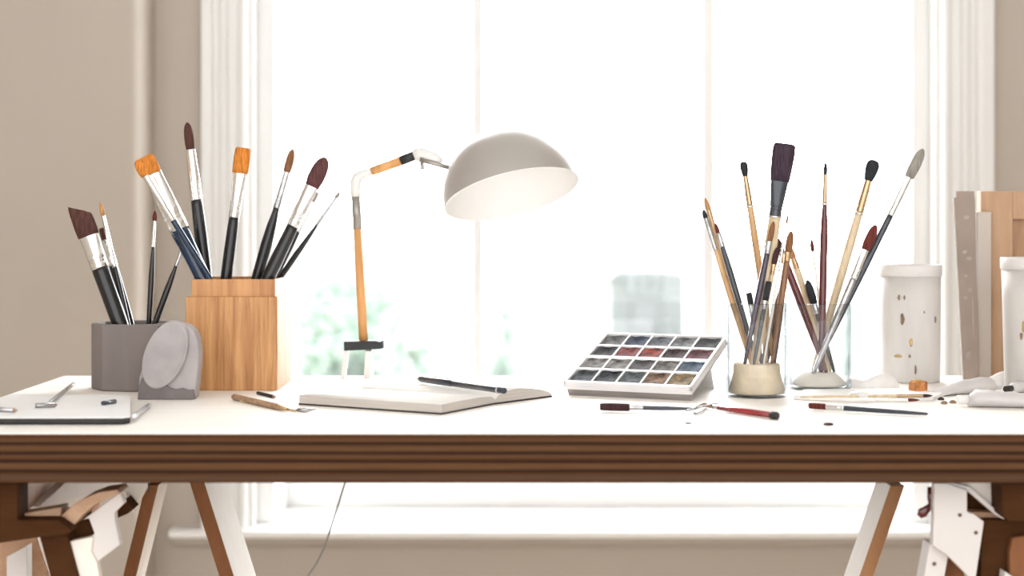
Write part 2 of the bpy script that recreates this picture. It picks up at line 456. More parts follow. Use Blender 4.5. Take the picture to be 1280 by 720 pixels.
def plank_leg(parent, top, bot, Y, wpx, d, m, yaw=0.0, name='leg', m_side=None):
    """slanting leg: top / bottom centre in pixels at Y, width in px, depth d, continued to the floor"""
    a = P(top[0], top[1], Y); c = P(bot[0], bot[1], Y)
    dr = (c - a); k = (a.z - 0.0) / (a.z - c.z); e = a + dr * k
    wv = Vector((math.cos(yaw), math.sin(yaw), 0)) * (wpx / FPX * Y); dv = Vector((-math.sin(yaw), math.cos(yaw), 0)) * d
    b = MB()
    vs = []
    for p in (a, e):
        vs += [p - wv / 2, p + wv / 2, p + wv / 2 + dv, p - wv / 2 + dv]
    b.add(vs, [(0, 1, 2, 3), (7, 6, 5, 4), (0, 4, 5, 1), (2, 6, 7, 3)])
    b.m = 1; n_ = len(b.v) - 8
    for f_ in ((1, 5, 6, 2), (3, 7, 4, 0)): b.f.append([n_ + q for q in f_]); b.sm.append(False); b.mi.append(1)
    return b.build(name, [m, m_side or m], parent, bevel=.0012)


tl = thing('trestle', (-.52, 2.05, 0), 'brown wooden trestle with white plates under the left end of the table', 'trestle')
# top rail running front to back
MB().span((-.64, 1.80, ZU - .0465), (-.5515, 2.33, ZU - .0005)).build('top_rail', M['tanband'], tl, bevel=.002)
# dark front beam and end block
prism_px([(-60, 604), (22, 604), (22, 650), (73, 650), (90, 662), (84, 668), (48, 672), (0, 679), (-60, 686)], 1.775, .04).build('cross_beam', M['beam_d'], tl, bevel=.0015)
prism_px([(22, 643), (77, 634), (75, 650), (22, 650)], 1.80, .03).build('ledge', M['tanband'], tl, bevel=.001)
plank_leg(tl, (66, 668), (80, 720), 1.80, 35, .05, M['beam_d'])
# pale plate behind: the rail's window-lit face put into its colour
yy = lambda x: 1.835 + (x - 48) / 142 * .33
b = MB(); b.prism([P(x, y, yy(x)) for x, y in ((48, 634), (84, 601), (186, 601), (178, 606), (150, 613), (124, 616), (104, 625), (90, 634))], (-.012, .008, 0)); b.build('lit_rail_face', M['gusset'], tl, bevel=.001)
# bent plywood band
outer = [(73, 650), (78, 643), (90, 632), (106, 622), (124, 615), (146, 612)]
inner = [(150, 617), (132, 624), (117, 632), (103, 644), (92, 657), (80, 662), (76, 656)]
prism_px(outer + inner, 1.795, .045).build('bent_band', M['tanband'], tl, bevel=.001)
# dark notch block behind white bracket
prism_px([(86, 656), (104, 646), (112, 648), (118, 668), (94, 676)], 1.83, .03).build('notch_block', M['beam_d'], tl)
prism_px([(140, 642), (156, 624), (166, 636), (160, 642), (146, 648)], 1.86, .03).build('notch_block', M['beam_d'], tl)
# white bracket plates
prism_px([(103, 650), (110, 645), (126, 633), (150, 615), (155, 629), (143, 641), (144, 652), (150, 681), (121, 703), (112, 690), (113, 671), (118, 667), (111, 648)], 1.812, .014).build('bracket_plate', M['gusset_w'], tl, bevel=.001)
prism_px([(82, 678), (96, 675), (116, 671), (114, 690), (121, 703), (124, 720), (126, 735), (92, 735)], 1.806, .014).build('bracket_plate', M['gusset'], tl, bevel=.001)
prism_px([(152, 603), (186, 603), (178, 618), (166, 640)], 1.90, .016).build('bracket_plate', M['gusset'], tl, bevel=.001)
# back parts, lower left
prism_px([(8, 696), (34, 682), (34, 760), (8, 760)], 1.90, .02).build('side_plate', M['gusset_w'], tl, bevel=.001)
prism_px([(-40, 678), (46, 672), (62, 720), (64, 760), (-40, 760)], 1.95, .03).build('side_board', M['tanband'], tl, bevel=.001)
# A-frame legs
plank_leg(tl, (190, 606), (162, 720), 1.93, 17, .06, M['leg'], m_side=M['pine_lit_side'])
plank_leg(tl, (242, 590), (283, 720), 1.96, 19, .12, M['leg'], m_side=M['pine_lit_side'])
MB().tube([P(186, 604, 1.9), P(186, 616, 1.9)], .0012, 8).build('bolt', M['screw'], tl)
MB().span((-.50, 2.03, ZU - .02), (-.34, 2.06, ZU)).build('cross_rail', M['leg'], tl)
# rear legs
for xa, xb in ((-.60, -.70), (-.47, -.36)):
    b = MB(); a = Vector((xa, 2.28, ZU)); e = Vector((xb, 2.28, 0))
    b.add([a + Vector((-.02, 0, 0)), a + Vector((.02, 0, 0)), a + Vector((.02, .04, 0)), a + Vector((-.02, .04, 0)), e + Vector((-.02, 0, 0)), e + Vector((.02, 0, 0)), e + Vector((.02, .04, 0)), e + Vector((-.02, .04, 0))],
          [(0, 1, 2, 3), (7, 6, 5, 4), (0, 4, 5, 1), (1, 5, 6, 2), (2, 6, 7, 3), (3, 7, 4, 0)])
    if xb < -.5: b.build('leg', M['leg'], tl)

tr = thing('trestle', (.62, 2.05, 0), 'brown wooden trestle with screwed white plates under the right end of the table', 'trestle')
MB().span((.63, 1.775, ZU - .042), (.74, 2.33, ZU)).build('top_rail', M['beam_d'], tr, bevel=.002)
prism_px([(1252, 604), (1340, 604), (1340, 652), (1262, 652), (1253, 645)], 1.76, .05).build('cross_beam', M['beam_d'], tr, bevel=.0015)
prism_px([(1184, 600), (1253, 600), (1253, 646), (1246, 641), (1226, 624), (1210, 611)], 1.80, .018).build('side_plate', M['gusset'], tr, bevel=.001)
b = MB(); b.prism([P(1176, 602, 1.79), P(1186, 602, 1.79), P(1212, 608, 1.79), P(1254, 645, 1.79), P(1256, 650, 1.79), P(1246, 645, 1.79), P(1209, 613, 1.79)], (0, .014, 0)); b.build('edge_strip', M['gusset_w'], tr, bevel=.001)
prism_px([(1206, 612), (1232, 626), (1250, 642), (1250, 660), (1206, 656)], 1.84, .02).build('slot_block', M['beam_d'], tr)
prism_px([(1209, 640), (1246, 641), (1262, 651), (1230, 653), (1222, 645)], 1.815, .02).build('ledge', M['tanband'], tr)
gp = prism_px([(1168, 604), (1184, 604), (1209, 613), (1209, 640), (1218, 643), (1230, 652), (1229, 660), (1218, 735), (1212, 735), (1209, 719), (1184, 694), (1166, 682)], 1.785, .014).build('gusset_plate', M['gusset_w'], tr, bevel=.001)
for sx, sy in ((1200, 644), (1220, 666)):
    MB().lathe(P(sx, sy, 1.784), [(.0014, -.0006), (.0022, .0), (.0014, .0012)], 12, R=Matrix.Rotation(math.pi / 2, 3, 'X')).build('screw', M['screw'], gp)
lg = plank_leg(tr, (1175, 680), (1168, 720), 1.80, 26, .03, M['gusset_w'])
MB().lathe(P(1168, 705, 1.798), [(.0014, -.0006), (.0022, .0), (.0014, .0012)], 12, R=Matrix.Rotation(math.pi / 2, 3, 'X')).build('screw', M['screw'], lg)
prism_px([(1186, 690), (1230, 690), (1230, 760), (1178, 760)], 1.83, .02).build('inner_board', M['leg'], tr)
plank_leg(tr, (1258, 650), (1256, 720), 1.80, 60, .05, M['beam_d'])
prism_px([(1262, 690), (1266, 672), (1300, 668), (1300, 760), (1262, 760)], 1.788, .012).build('side_block', M['leg'], tr, bevel=.002)
prism_px([(1256, 714), (1268, 722), (1274, 740), (1254, 740)], 1.775, .02).build('foot_wedge', M['gusset_w'], tr, bevel=.002)
# slanted front leg, orange pine
plank_leg(tr, (1122, 607), (1083, 720), 1.95, 18, .068, M['leg_o'], m_side=M['pine_lit_side'])
# wing-nut
wn = MB().tube([P(1163, 609, 1.80), P(1164, 622, 1.80), P(1166, 634, 1.80)], [.0035, .0045, .004], 12, flat=.7).build('clamp_lever', M['maroon'], tr)
MB().tube([P(1163, 632, 1.80), P(1158, 637, 1.80), P(1153, 641, 1.80), P(1149, 646, 1.80)], [.003, .0045, .0062, .003], 12, flat=.5).build('clamp_knob', M['maroon'], tr)
for xa, xb in ((.72, .80),):
    MB().span((xa, 2.28, 0), (xa + .04, 2.32, ZU)).build('leg', M['leg'], tr)

# ------------------------------------------------------------------ table things: left
# white board with dark edge
bd = thing('drawing_board', T(60, 520), 'thin white board with dark edge lying flat at the left front of the table', 'board')
hb_ = .0085
fr, br_ = T(160, 531), T(184, 503)
pl = [Vector((-.64, fr.y - .003, ZT)), Vector((fr.x - .006, fr.y - .001, ZT)), Vector((fr.x + .001, fr.y + .007, ZT)), Vector((br_.x - .02, 2.02, ZT)), Vector((br_.x - .028, 2.03, ZT)), Vector((-.64, 2.05, ZT))]
MB().prism([p + Vector((0, 0, .0008)) for p in pl], (0, 0, hb_ - .002)).build('board_core', M['cover'], bd, bevel=.002)
MB().prism([p + Vector((0, 0, hb_ - .0012)) for p in pl], (0, 0, .0014)).build('board_surface', M['board_w'], bd)


def stick(name, label, cat, a, c, r, m, r2=None, ends=None, tip=None, n=10, group=None, lead=None):
    """pencil-like stick lying from a to c (axis points)"""
    a, c = Vector(a), Vector(c); d = (c - a); L = d.length; u = d.normalized()
    t = thing(name, (a + c) / 2 - Vector((0, 0, r)), label, cat, group)
    k = .12 if tip else 0
    MB().tube([a, a + u * .002, c - u * L * k], [r * .9, r, r], n).build('barrel', m, t)
    if tip: MB().tube([c - u * L * k, c - u * L * .02], [r, r * .25], n).build('sharpened_end', tip, t)
    if lead: MB().tube([c - u * L * .02, c], [r * .25, r * .05], n).build('lead', lead, t)
    if ends: MB().tube([a - u * .004, a + u * .012], [r * 1.06, r * 1.06], n).build('end_cap', ends, t)
    return t


r = .0028
stick('pencil', 'thin grey pencil reaching from the white board towards the grey cup', 'pencil', T(62, 504, hb_ + r + .0006), T(94, 478, r + .006), r, M['silver_d'], tip=M['peg'], lead=M['cover'])
stick('pencil', 'short grey pencil lying across the white board at its middle', 'pencil', T(44, 507, hb_ + r + .0004), T(72, 506, hb_ + r + .0004), r, M['silver_d'], tip=M['peg'], lead=M['cover'])
stick('pencil', 'small dark pencil stub on the board nearest the grey stone', 'pencil', T(128, 504, hb_ + r), T(146, 501.5, hb_ + r), r, M['slate'], tip=M['peg'], lead=M['cover'])
stick('pencil', 'pale grey pencil leaning on the right corner of the white board', 'pencil', T(168, 520, .0078), T(188, 505, r), r, M['silver_d'], tip=M['white_h'], lead=M['cover'])
stick('pencil', 'grey pencil on the board at the left edge of the photo', 'pencil', T(-14, 511, hb_ + r), T(22, 513, hb_ + r), r, M['silver_d'], tip=M['peg'], lead=M['cover'])

# grey octagonal cup
cc = Vector((P(167, 400, 2.205).x, 2.207, ZT)); Rc = .057; Hc = .0905
gc = thing('brush_cup', cc, 'grey concrete faceted cup holding black brushes behind the grey stone', 'cup')
pr = [(Rc * .97, 0), (Rc, .003), (Rc, Hc - .002), (Rc * .98, Hc), (Rc * .86, Hc), (Rc * .84, Hc - .003), (Rc * .84, .012)]
MB().lathe(cc, pr, 9, smooth=False, rot=math.radians(-90 + 6)).build('body', M['cup'], gc, bevel=.0012)

# grey stone with oval dished face
st = thing('carved_stone', T(208, 499) + Vector((0, .02, 0)), 'small grey carved stone with a tilted oval face in front of the grey cup', 'stone')
Ys = 2.062
arch = [(172, 499.3), (173, 484), (174, 472), (179, 455), (186, 438), (194, 422), (203, 411), (213, 406), (224, 404.5), (234, 407), (242, 414), (246.5, 425), (248, 440), (247.5, 458), (245.5, 478), (243, 499.3)]
prism_px(arch, Ys, .032).build('back_slab', M['stone'], st, bevel=.0025)
base = [(172, 499.3), (173, 484), (176, 474), (183, 467), (190, 464), (196, 468), (203, 477), (211, 484), (219, 487), (228, 485), (236, 488), (242, 487), (243, 499.3)]
prism_px(base, Ys - .004, .010).build('foot', M['stone_d'], st, bevel=.001)
b = MB(); cxp, cyp, ea, eb, th = 207.5, 443, 44, 25, math.radians(22)
rings = []
for sc_, yo in ((1.02, .004), (1.03, -.004), (1.0, -.0075), (.95, -.0085), (.88, -.0068), (.7, -.0052), (.4, -.0042), (.05, -.0040)):
    ring = []
    for k in range(48):
        a = 2 * math.pi * k / 48
        u, v_ = ea * sc_ * math.cos(a), eb * sc_ * math.sin(a)
        x = cxp + u * math.sin(th) + v_ * math.cos(th); y = cyp - u * math.cos(th) + v_ * math.sin(th)
        ring.append(P(x, y, Ys) + Vector((0, yo, 0)))
    rings.append(ring)
b.loft(rings); b.build('oval_face', M['stone'], st)

# wooden brush holder
Yh = 2.17
hx0, hx1 = P(232, 0, Yh).x, P(346.5, 0, Yh).x
HB = .1275; HT = ZC - (349 - HY) / FPX * (Yh + .006) - ZT
dep = .135
hd = thing('brush_holder', ((hx0 + hx1) / 2, Yh + dep / 2, ZT), 'square honey-coloured wooden box holder with stepped collar, full of brushes', 'brush holder')


def hollow(b, x0, x1, y0, y1, z0, z1, t, floor=.01):
    b.span((x0, y0, z0), (x1, y0 + t, z1)); b.span((x0, y1 - t, z0), (x1, y1, z1))
    b.span((x0, y0 + t, z0), (x0 + t, y1 - t, z1)); b.span((x1 - t, y0 + t, z0), (x1, y1 - t, z1))
    if floor: b.span((x0 + t, y0 + t, z0), (x1 - t, y1 - t, z0 + floor))


b = MB(); hollow(b, hx0, hx1, Yh, Yh + dep, ZT, ZT + HB, .0065, .012); b.build('box_body', M['oak'], hd, bevel=.0012)
b = MB(); hollow(b, hx0 + .0065, hx1 - .004, Yh + .006, Yh + dep - .006, ZT + HB - .004, ZT + HT, .004, 0); b.build('collar', M['oak_b'], hd, bevel=.001)


# ------------------------------------------------------------------ brushes
def ring_at(c, X, Yv, hw, ht, n, e=2.0, ridge=0.0, seed=0):
    rs = []
    for k in range(n):
        a = 2 * math.pi * k / n; ca, sa = math.cos(a), math.sin(a)
        q = 2 / e
        x = math.copysign(abs(ca) ** q, ca) * hw; y = math.copysign(abs(sa) ** q, sa) * ht
        f = 1 + (ridge if k % 2 else -ridge)
        rs.append(c + X * x * f + Yv * y * f)
    return rs


def brush(label, tip, rim, Yr, Yt=None, zb=None, kind='round', wb=8, lb=25, wf=None, lf=40, wf2=None, wh=7, wh2=None,
          hb='h_brown', fm='silver', hm='black', group='brushes', flat=None, band=None, butt=None, bounds=None, name='paintbrush', ringm='silver'):
    """tip / rim in px; Yr, Yt depths. The handle runs on past the rim down to height zb above the table (or to `butt`)"""
    Yt = Yt or Yr
    a = P(tip[0], tip[1], Yt); rm = P(rim[0], rim[1], Yr)
    if butt is None:
        d = rm - a; k = (ZT + zb - rm.z) / d.z
        e = rm + d * k
        if bounds:
            bx, by, br, sq = bounds
            if sq:
                e.x = min(max(e.x, bx - sq[0]), bx + sq[0]); e.y = min(max(e.y, by - sq[1]), by + sq[1])
            else:
                o_ = Vector((e.x - bx, e.y - by, 0))
                if o_.length > br: e = Vector((bx, by, e.z)) + o_.normalized() * br
                # keep the visible line exact at the tip: aim the axis through the rim again
    else:
        e = butt
    u = (a - e).normalized()
    if butt is None:
        # axis through rim point and tip; lower end may bend by nothing: take straight line tip -> e
        pass
    s = (Yt + Yr) / 2 / FPX
    L = (a - e).length
    X = Vector((0, 1, 0)).cross(u).normalized(); Yv = u.cross(X).normalized()
    fl = {'flat': .32, 'filbert': .38, 'round': 1.0, 'puff': .85, 'wide': .26, 'angled': .35}[kind]
    if flat: fl = flat
    wf = wf or wb; wf2 = wf2 or wh
    t = thing(name, e, label, 'paintbrush', group)
    lb_, lf_ = lb * s, lf * s
    n = 28
    # bristles
    prof = {'flat': [(0, 1), (.25, 1.06), (.6, 1.08), (.9, 1.02), (.97, .96), (1, .86)],
            'wide': [(0, .92), (.2, 1.0), (.5, 1.08), (.8, 1.12), (.93, 1.08), (.98, 1.0), (1, .88)],
            'angled': [(0, 1), (.3, 1.04), (.7, 1.02), (.9, .98), (1, .9)],
            'filbert': [(0, .9), (.25, 1.06), (.5, 1.06), (.7, .96), (.85, .76), (.94, .5), (1, .15)],
            'round': [(0, .85), (.2, 1.0), (.45, .98), (.7, .72), (.88, .4), (1, .06)],
            'puff': [(0, .62), (.25, .85), (.5, 1.0), (.75, 1.02), (.9, .85), (.97, .6), (1, .2)]}[kind]
    b = MB(); rings = []
    for f, wv in prof:
        hw = wb / 2 * s * wv
        thick = hw * (fl if kind not in ('flat', 'wide', 'angled') else fl * (1 - .75 * f))
        if kind in ('filbert',): thick = hw * max(fl, .2)
        thick = max(thick, .0004)
        c = a - u * lb_ * (1 - f)
        rg = ring_at(c, X, Yv, hw, thick, n, 2.0 if kind in ('round', 'puff', 'filbert') else 3.0, .035)
        if f > .85 and kind in ('flat', 'wide', 'angled'):
            rr = random.Random(hash(label) % 1000 if False else len(label) + int(f * 100))
            rg = [p + u * rr.uniform(-1, .6) * lb_ * .035 for p in rg]
        if kind == 'angled':
            rg = [p + u * ((p - c).dot(X) / hw) * -lb_ * .22 * f for p in rg]
        rings.append(rg)
    b.loft(rings); b.build('bristles', M[hb], t)
    # ferrule with crimped rings
    b = MB(); rings = []
    f0 = a - u * (lb_ - .0012)
    for f, k in ((0, 1), (.02, 1.03), (.04, 1), (.62, 0.2), (.72, 0), (.74, -.08), (.77, 0), (.80, 0), (.82, -.08), (.85, 0), (.98, 0), (1, -.05)):
        kk = max(k, 0)
        hw = (wf2 * 1.04 + (wf - wf2 * 1.04) * kk) / 2 * s * (1 + (k if k < 0 else 0) + (.03 if k > 1 else 0))
        thick = hw * (fl + (1 - fl) * (1 - kk)) if kind != 'round' else hw
        rings.append(ring_at(f0 - u * lf_ * f, X, Yv, hw, thick, n, 2.0))
    b.loft(rings); fo = b.build('ferrule', M[fm], t)
    # handle
    b = MB(); h0 = a - u * (lb_ + lf_ - .002); hl = (h0 - e).length
    wh2 = wh2 or wh * .62
    rings = []
    for f, wv in ((0, wf2 * .98), (.03, wf2), (.10, wf2 + (wh - wf2) * .55), (.22, wh), (.4, wh * .98), (.7, (wh + wh2) / 2), (.93, wh2), (.98, wh2 * .85), (1, wh2 * .4)):
        rings.append(ring_at(h0 - u * hl * f, X, Yv, wv / 2 * s, wv / 2 * s, 16))
    b.loft(rings); ho = b.build('handle', M[hm], t)
    if band:
        f0_, col = band
        c = h0 - u * f0_ * s
        MB().loft([ring_at(c + u * .0012, X, Yv, wh / 2 * s * 1.07, wh / 2 * s * 1.07, 16), ring_at(c - u * .0012, X, Yv, wh / 2 * s * 1.07, wh / 2 * s * 1.07, 16)]).build('ring', M[col], ho)
    return t


GC = (cc.x, cc.y, .030, None)
g1 = 'brushes in the grey concrete cup'
Yg = cc.y
brush('wide flat brush with ragged dark brown bristles and black handle in the grey cup', (99, 262), (151, 407), Yg - .022, zb=.014, kind='angled', wb=26, lb=35, lf=44, wf=24, wf2=22, wh=21, wh2=15, hb='h_brown', group=g1, bounds=GC)
brush('slim brush with small orange tip and long white ferrule in the grey cup', (125, 252), (160, 407), Yg - .01, zb=.014, kind='round', wb=5.5, lb=19, lf=66, wf=5, wf2=6, wh=7.5, hb='h_tan', hm='black', group=g1, bounds=GC)
brush('black-handled brush close behind the ragged wide one in the grey cup', (128, 285), (163, 407), Yg + .016, zb=.014, kind='flat', wb=9, lb=16, lf=34, wf=10, wf2=11, wh=12, hb='h_brown', group=g1, bounds=GC)
brush('tiny upright round brush with reddish tip and thin black handle in the grey cup', (194, 263), (186, 406), Yg + .0, zb=.014, kind='round', wb=5.5, lb=13, lf=34, wf=3.6, wf2=4, wh=7, hb='h_red', group=g1, bounds=GC)
brush('thin liner brush with silver tip leaning right out of the grey cup', (234, 294), (193, 406), Yg - .015, zb=.014, kind='round', wb=2.4, lb=8, lf=34, wf=3.2, wf2=4.5, wh=8, hb='h_grey', fm='silver_d', group=g1, bounds=GC)

BH = ((hx0 + hx1) / 2, Yh + dep / 2, 0, ((hx1 - hx0) / 2 - .018, dep / 2 - .018))
g2 = 'brushes in the wooden box holder'
Ym = Yh + dep / 2
brush('wide orange-tipped flat brush with navy blue handle in the wooden box, leaning left', (180, 196), (256, 352), Yh + .024, zb=.016, kind='flat', wb=22, lb=25, lf=78, wf=23, wf2=24, wh=20, wh2=13, hb='h_orange', hm='navy', group=g2, bounds=BH, flat=.45)
brush('narrow orange brush with thin white ferrule in front of the navy-handled one', (170, 201), (271, 352), Yh + .014, Yt=Yh - .035, zb=.016, kind='filbert', wb=11, lb=22, lf=66, wf=8, wf2=7.5, wh=8, hb='h_orange', hm='navy', group=g2, bounds=BH)
brush('tallest dark brown round brush with pale ferrule and black handle in the wooden box', (234, 153), (258, 352), Ym - .01, zb=.016, kind='filbert', wb=11, lb=35, lf=64, wf=11.5, wf2=14.5, wh=16.5, wh2=12, hb='h_brown', group=g2, bounds=BH, flat=.7)
brush('square orange-tipped brush with silver ferrule and black handle in the wooden box', (304, 185), (282, 352), Ym - .02, zb=.016, kind='flat', wb=18.5, lb=32, lf=57, wf=18, wf2=13, wh=14.5, wh2=12, hb='h_orange', group=g2, bounds=BH, flat=.45)
brush('brown filbert brush with slim grey ferrule and black handle in the wooden box', (366, 187), (320, 352), Ym + .004, zb=.016, kind='filbert', wb=9, lb=29, lf=48, wf=6.5, wf2=8, wh=14.5, wh2=10, hb='h_sable', fm='silver_d', group=g2, bounds=BH)
brush('large maroon filbert brush with shining ferrule, leaning right in the wooden box', (407, 197), (333, 352), Ym - .034, zb=.016, kind='filbert', wb=19.5, lb=40, lf=56, wf=17, wf2=15, wh=17, wh2=12, hb='h_maroon', group=g2, bounds=BH)
brush('black-handled brush half hidden behind the large maroon filbert brush', (396, 240), (341, 352), Ym + .035, zb=.016, kind='flat', wb=7, lb=14, lf=42, wf=8, wf2=8, wh=8.5, hb='h_grey', hm='black', group=g2, bounds=BH)
brush('smallest thin brush with grey tip and black handle, farthest right in the wooden box', (425, 240), (344, 352), Ym + .03, Yt=Ym, zb=.016, kind='round', wb=5, lb=9, lf=44, wf=3, wf2=4.5, wh=7.5, hb='h_grey', fm='silver_d', group=g2, bounds=BH)


# ------------------------------------------------------------------ glasses
def tumbler(c, R, H, label, fill):
    t = thing('glass_jar', c, label, 'glass jar')
    c = Vector(c)
    pr = [(R * .90, 0), (R * .96, .0015), (R * .985, .006), (R, .02), (R, H - .001), (R - .001, H), (R - .0018, H - .001), (R - .0025, .022), (R - .0032, .006), (R * .9, .0038), (.0005, .0038)]
    MB().lathe(c, pr, 64, cap=(True, True)).build('glass_body', M['glass'], t)
    return t


G1 = Vector((P(946.5, 0, 2.10).x, 2.104, ZT)); R1 = .0405; H1 = .1225
G2 = Vector((P(1026, 0, 2.19).x, 2.20, ZT)); R2 = .0435; H2 = .1175
tumbler(G1, R1, H1, 'clear glass jar of brushes with cream sediment, nearer the watercolour box', None)
tumbler(G2, R2, H2, 'clear glass jar of brushes behind the lying brushes, nearer the white paint pot', None)
t = MB().lathe(G1 + Vector((0, 0, .0042)), [(.0345, 0), (.0368, .002), (.0362, .006), (.0325, .018), (.0305, .028), (.0300, .0375), (.0285, .039), (.001, .038)], 40).build('paint_sediment', M['cream'])
tag(t, 'cream coloured sediment filling the bottom of the left glass jar', 'sediment')
t = MB().lathe(G2 + Vector((0, 0, .0042)), [(.034, 0), (.0375, .002), (.035, .006), (.029, .012), (.022, .018), (.001, .0195)], 40).build('paint_sediment', M['cream_l'])
tag(t, 'shallow pale sediment in the bottom of the right glass jar', 'sediment')

B1 = (G1.x, G1.y, .025, None); B2 = (G2.x, G2.y, .028, None)
ga, gb = 'brushes in the left glass jar', 'brushes in the right glass jar'
y1, y2 = G1.y, G2.y
z1, z2 = .042, .022


def b1(label, tip, rim, dy=0, **k):
    k.setdefault('zb', z1); brush(label, tip, rim, y1 + dy, group=ga, bounds=B1, **k)


def b2(label, tip, rim, dy=0, **k):
    k.setdefault('zb', z2); brush(label, tip, rim, y2 + dy, group=gb, bounds=B2, **k)


b1('tan brush with pointed tan tip, leaning farthest left in the left glass jar', (881, 247), (921, 383), .012, kind='round', wb=5.5, lb=17, lf=34, wf=5.5, wf2=6, wh=7, hb='h_tan', fm='gold', hm='tan')
b1('brush with dark tip and orange-brown handle at the left of the left glass jar', (879, 262), (917, 385), -.012, kind='round', wb=6, lb=12, lf=42, wf=6, wf2=6, wh=6.5, hb='h_black', fm='silver_d', hm='tan')
b1('small brush with dark red tip, silver ferrule and black handle in the left glass jar', (894, 278), (926, 385), 0, kind='round', wb=5, lb=15, lf=18, wf=5.5, wf2=6.5, wh=8, hb='h_red', fm='silver_d', hm='slate')
b1('orange wooden brush with round black tip and silver ring in the left glass jar', (929, 202), (982, 372), .022, kind='puff', wb=9.5, lb=19, lf=37, wf=6, wf2=7.5, wh=9, hb='h_black', fm='gold', hm='tan', band=(3, 'silver'))
b1('widest plum-black flat brush with dark ferrule and pale handle, tallest in the left glass jar', (981, 180), (953, 385), -.008, kind='wide', wb=25, lb=47, lf=46, wf=22, wf2=15, wh=16, wh2=11, hb='h_plum', fm='slate', hm='pale', flat=.3, band=(1, 'silver'))
b1('brush with reddish tan tip and plum handle in front of the pale wide handle', (967, 277), (941, 385), -.024, kind='filbert', wb=6.5, lb=26, lf=16, wf=7, wf2=7, wh=8, hb='h_sable', fm='silver_d', hm='purple')
b1('brown filbert brush with brass ferrule and dark handle, right side of the left glass jar', (989, 289), (975, 385), -.004, kind='filbert', wb=9, lb=27, lf=12, wf=8, wf2=8, wh=8.5, hb='h_sable', fm='gold', hm='brown')
b1('dark brown brush with slim pale shaft at the centre of the left glass jar', (972, 309), (957, 385), -.018, kind='filbert', wb=7, lb=22, lf=14, wf=6, wf2=5.5, wh=6, hb='h_dark', fm='gold', hm='pale')
b1('black tipped short brush low at the centre of the left glass jar', (961, 352), (954, 390), -.026, kind='flat', wb=7, lb=24, lf=12, wf=6, wf2=6, wh=6, hb='h_black', fm='silver_d', hm='slate')
b1('thin silver-shafted brush beside the widest brush in the left glass jar', (985, 268), (966, 385), -.020, kind='round', wb=3, lb=12, lf=60, wf=3, wf2=3.5, wh=4, hb='h_sable', fm='silver', hm='white_h')
b1('slender tan-tipped brush low on the right of the left glass jar', (984, 330), (969, 388), .010, kind='round', wb=6, lb=22, lf=16, wf=6, wf2=5, wh=6, hb='h_tan', fm='silver', hm='brown')
b1('short pink-stained brush against the right side of the left glass jar', (981, 348), (976, 390), .002, kind='flat', wb=7, lb=14, lf=16, wf=6, wf2=6, wh=6, hb='h_tan', fm='silver', hm='slate')
b1('grey-handled brush standing straight in the left glass jar', (951, 330), (949, 388), .024, kind='filbert', wb=8, lb=20, lf=18, wf=7, wf2=7, wh=9, hb='h_sable', fm='silver_d', hm='slate')

b1('dark-handled brush with short black tip just above the rim of the left jar', (936, 366), (940, 388), -.006, kind='flat', wb=7, lb=16, lf=14, wf=7, wf2=7, wh=8, hb='h_black', fm='silver_d', hm='slate', zb=.043)
b1('short pale-handled brush behind the others at the centre of the left glass jar', (957, 340), (957, 388), .016, kind='flat', wb=9, lb=18, lf=16, wf=8, wf2=8, wh=10, hb='h_sable', fm='silver_d', hm='pale', zb=.043)
b1('short black-handled brush standing at the back right of the left glass jar', (977, 362), (972, 388), .020, kind='filbert', wb=8, lb=16, lf=14, wf=7, wf2=7, wh=8, hb='h_dark', fm='silver_d', hm='black', zb=.043)

b2('brush with dark maroon handle leaning left over the left jar from the right jar', (970, 297), (1003, 385), -.012, kind='filbert', wb=9, lb=22, lf=16, wf=9, wf2=9, wh=10, hb='h_dark', fm='gold', hm='maroon')
b2('pale wooden brush leaning left out of the right glass jar', (986, 306), (1012, 385), .010, kind='round', wb=8, lb=18, lf=14, wf=7, wf2=8, wh=8.5, hb='h_tan', fm='gold', hm='pale')
b2('short brush with black rounded tip at the left of the right glass jar', (1009, 350), (1019, 384), -.002, kind='filbert', wb=9.5, lb=31, lf=14, wf=7, wf2=7, wh=7, hb='h_black', fm='silver_d', hm='slate')
b2('tiny brush with red tip and thin pinkish ferrule in the right glass jar', (1014, 298), (1025, 384), .02, kind='round', wb=5, lb=16, lf=50, wf=3.5, wf2=3, wh=4, hb='h_red', fm='silver', hm='pale')
b2('upright slim brush with black tip and dark maroon handle in the right glass jar', (1032, 202), (1028, 384), -.006, kind='round', wb=5, lb=17, lf=36, wf=4.5, wf2=6, wh=10, wh2=9, hb='h_black', fm='gold', hm='maroon', band=(2, 'silver'))
b2('pale wooden brush with dark blue-black puff tip in the right glass jar', (1093, 200), (1040, 384), .006, kind='puff', wb=16, lb=27, lf=42, wf=9, wf2=10, wh=11.5, wh2=8, hb='h_black', fm='gold', hm='pale', band=(3, 'silver'))
b2('tallest grey filbert brush with silver ferrule leaning far right in the right jar', (1154, 186), (1056, 384), -.010, kind='filbert', wb=12.5, lb=40, lf=54, wf=8, wf2=8, wh=9, hb='h_grey', fm='silver', hm='slate')
b2('dark brush with red-stained bristles and silver shaft leaning right in the right jar', (1095, 281), (1050, 388), -.022, kind='filbert', wb=12, lb=34, lf=40, wf=9, wf2=9, wh=9, hb='h_red', fm='silver', hm='silver_d')

# ------------------------------------------------------------------ desk lamp
lamp = thing('desk_lamp', Vector((P(453, 0, 2.36).x, 2.36, ZT)), 'desk lamp with dome shade, its shading put into warm grey, on a jointed wooden arm clamped to the table', 'lamp')
Yl = 2.36
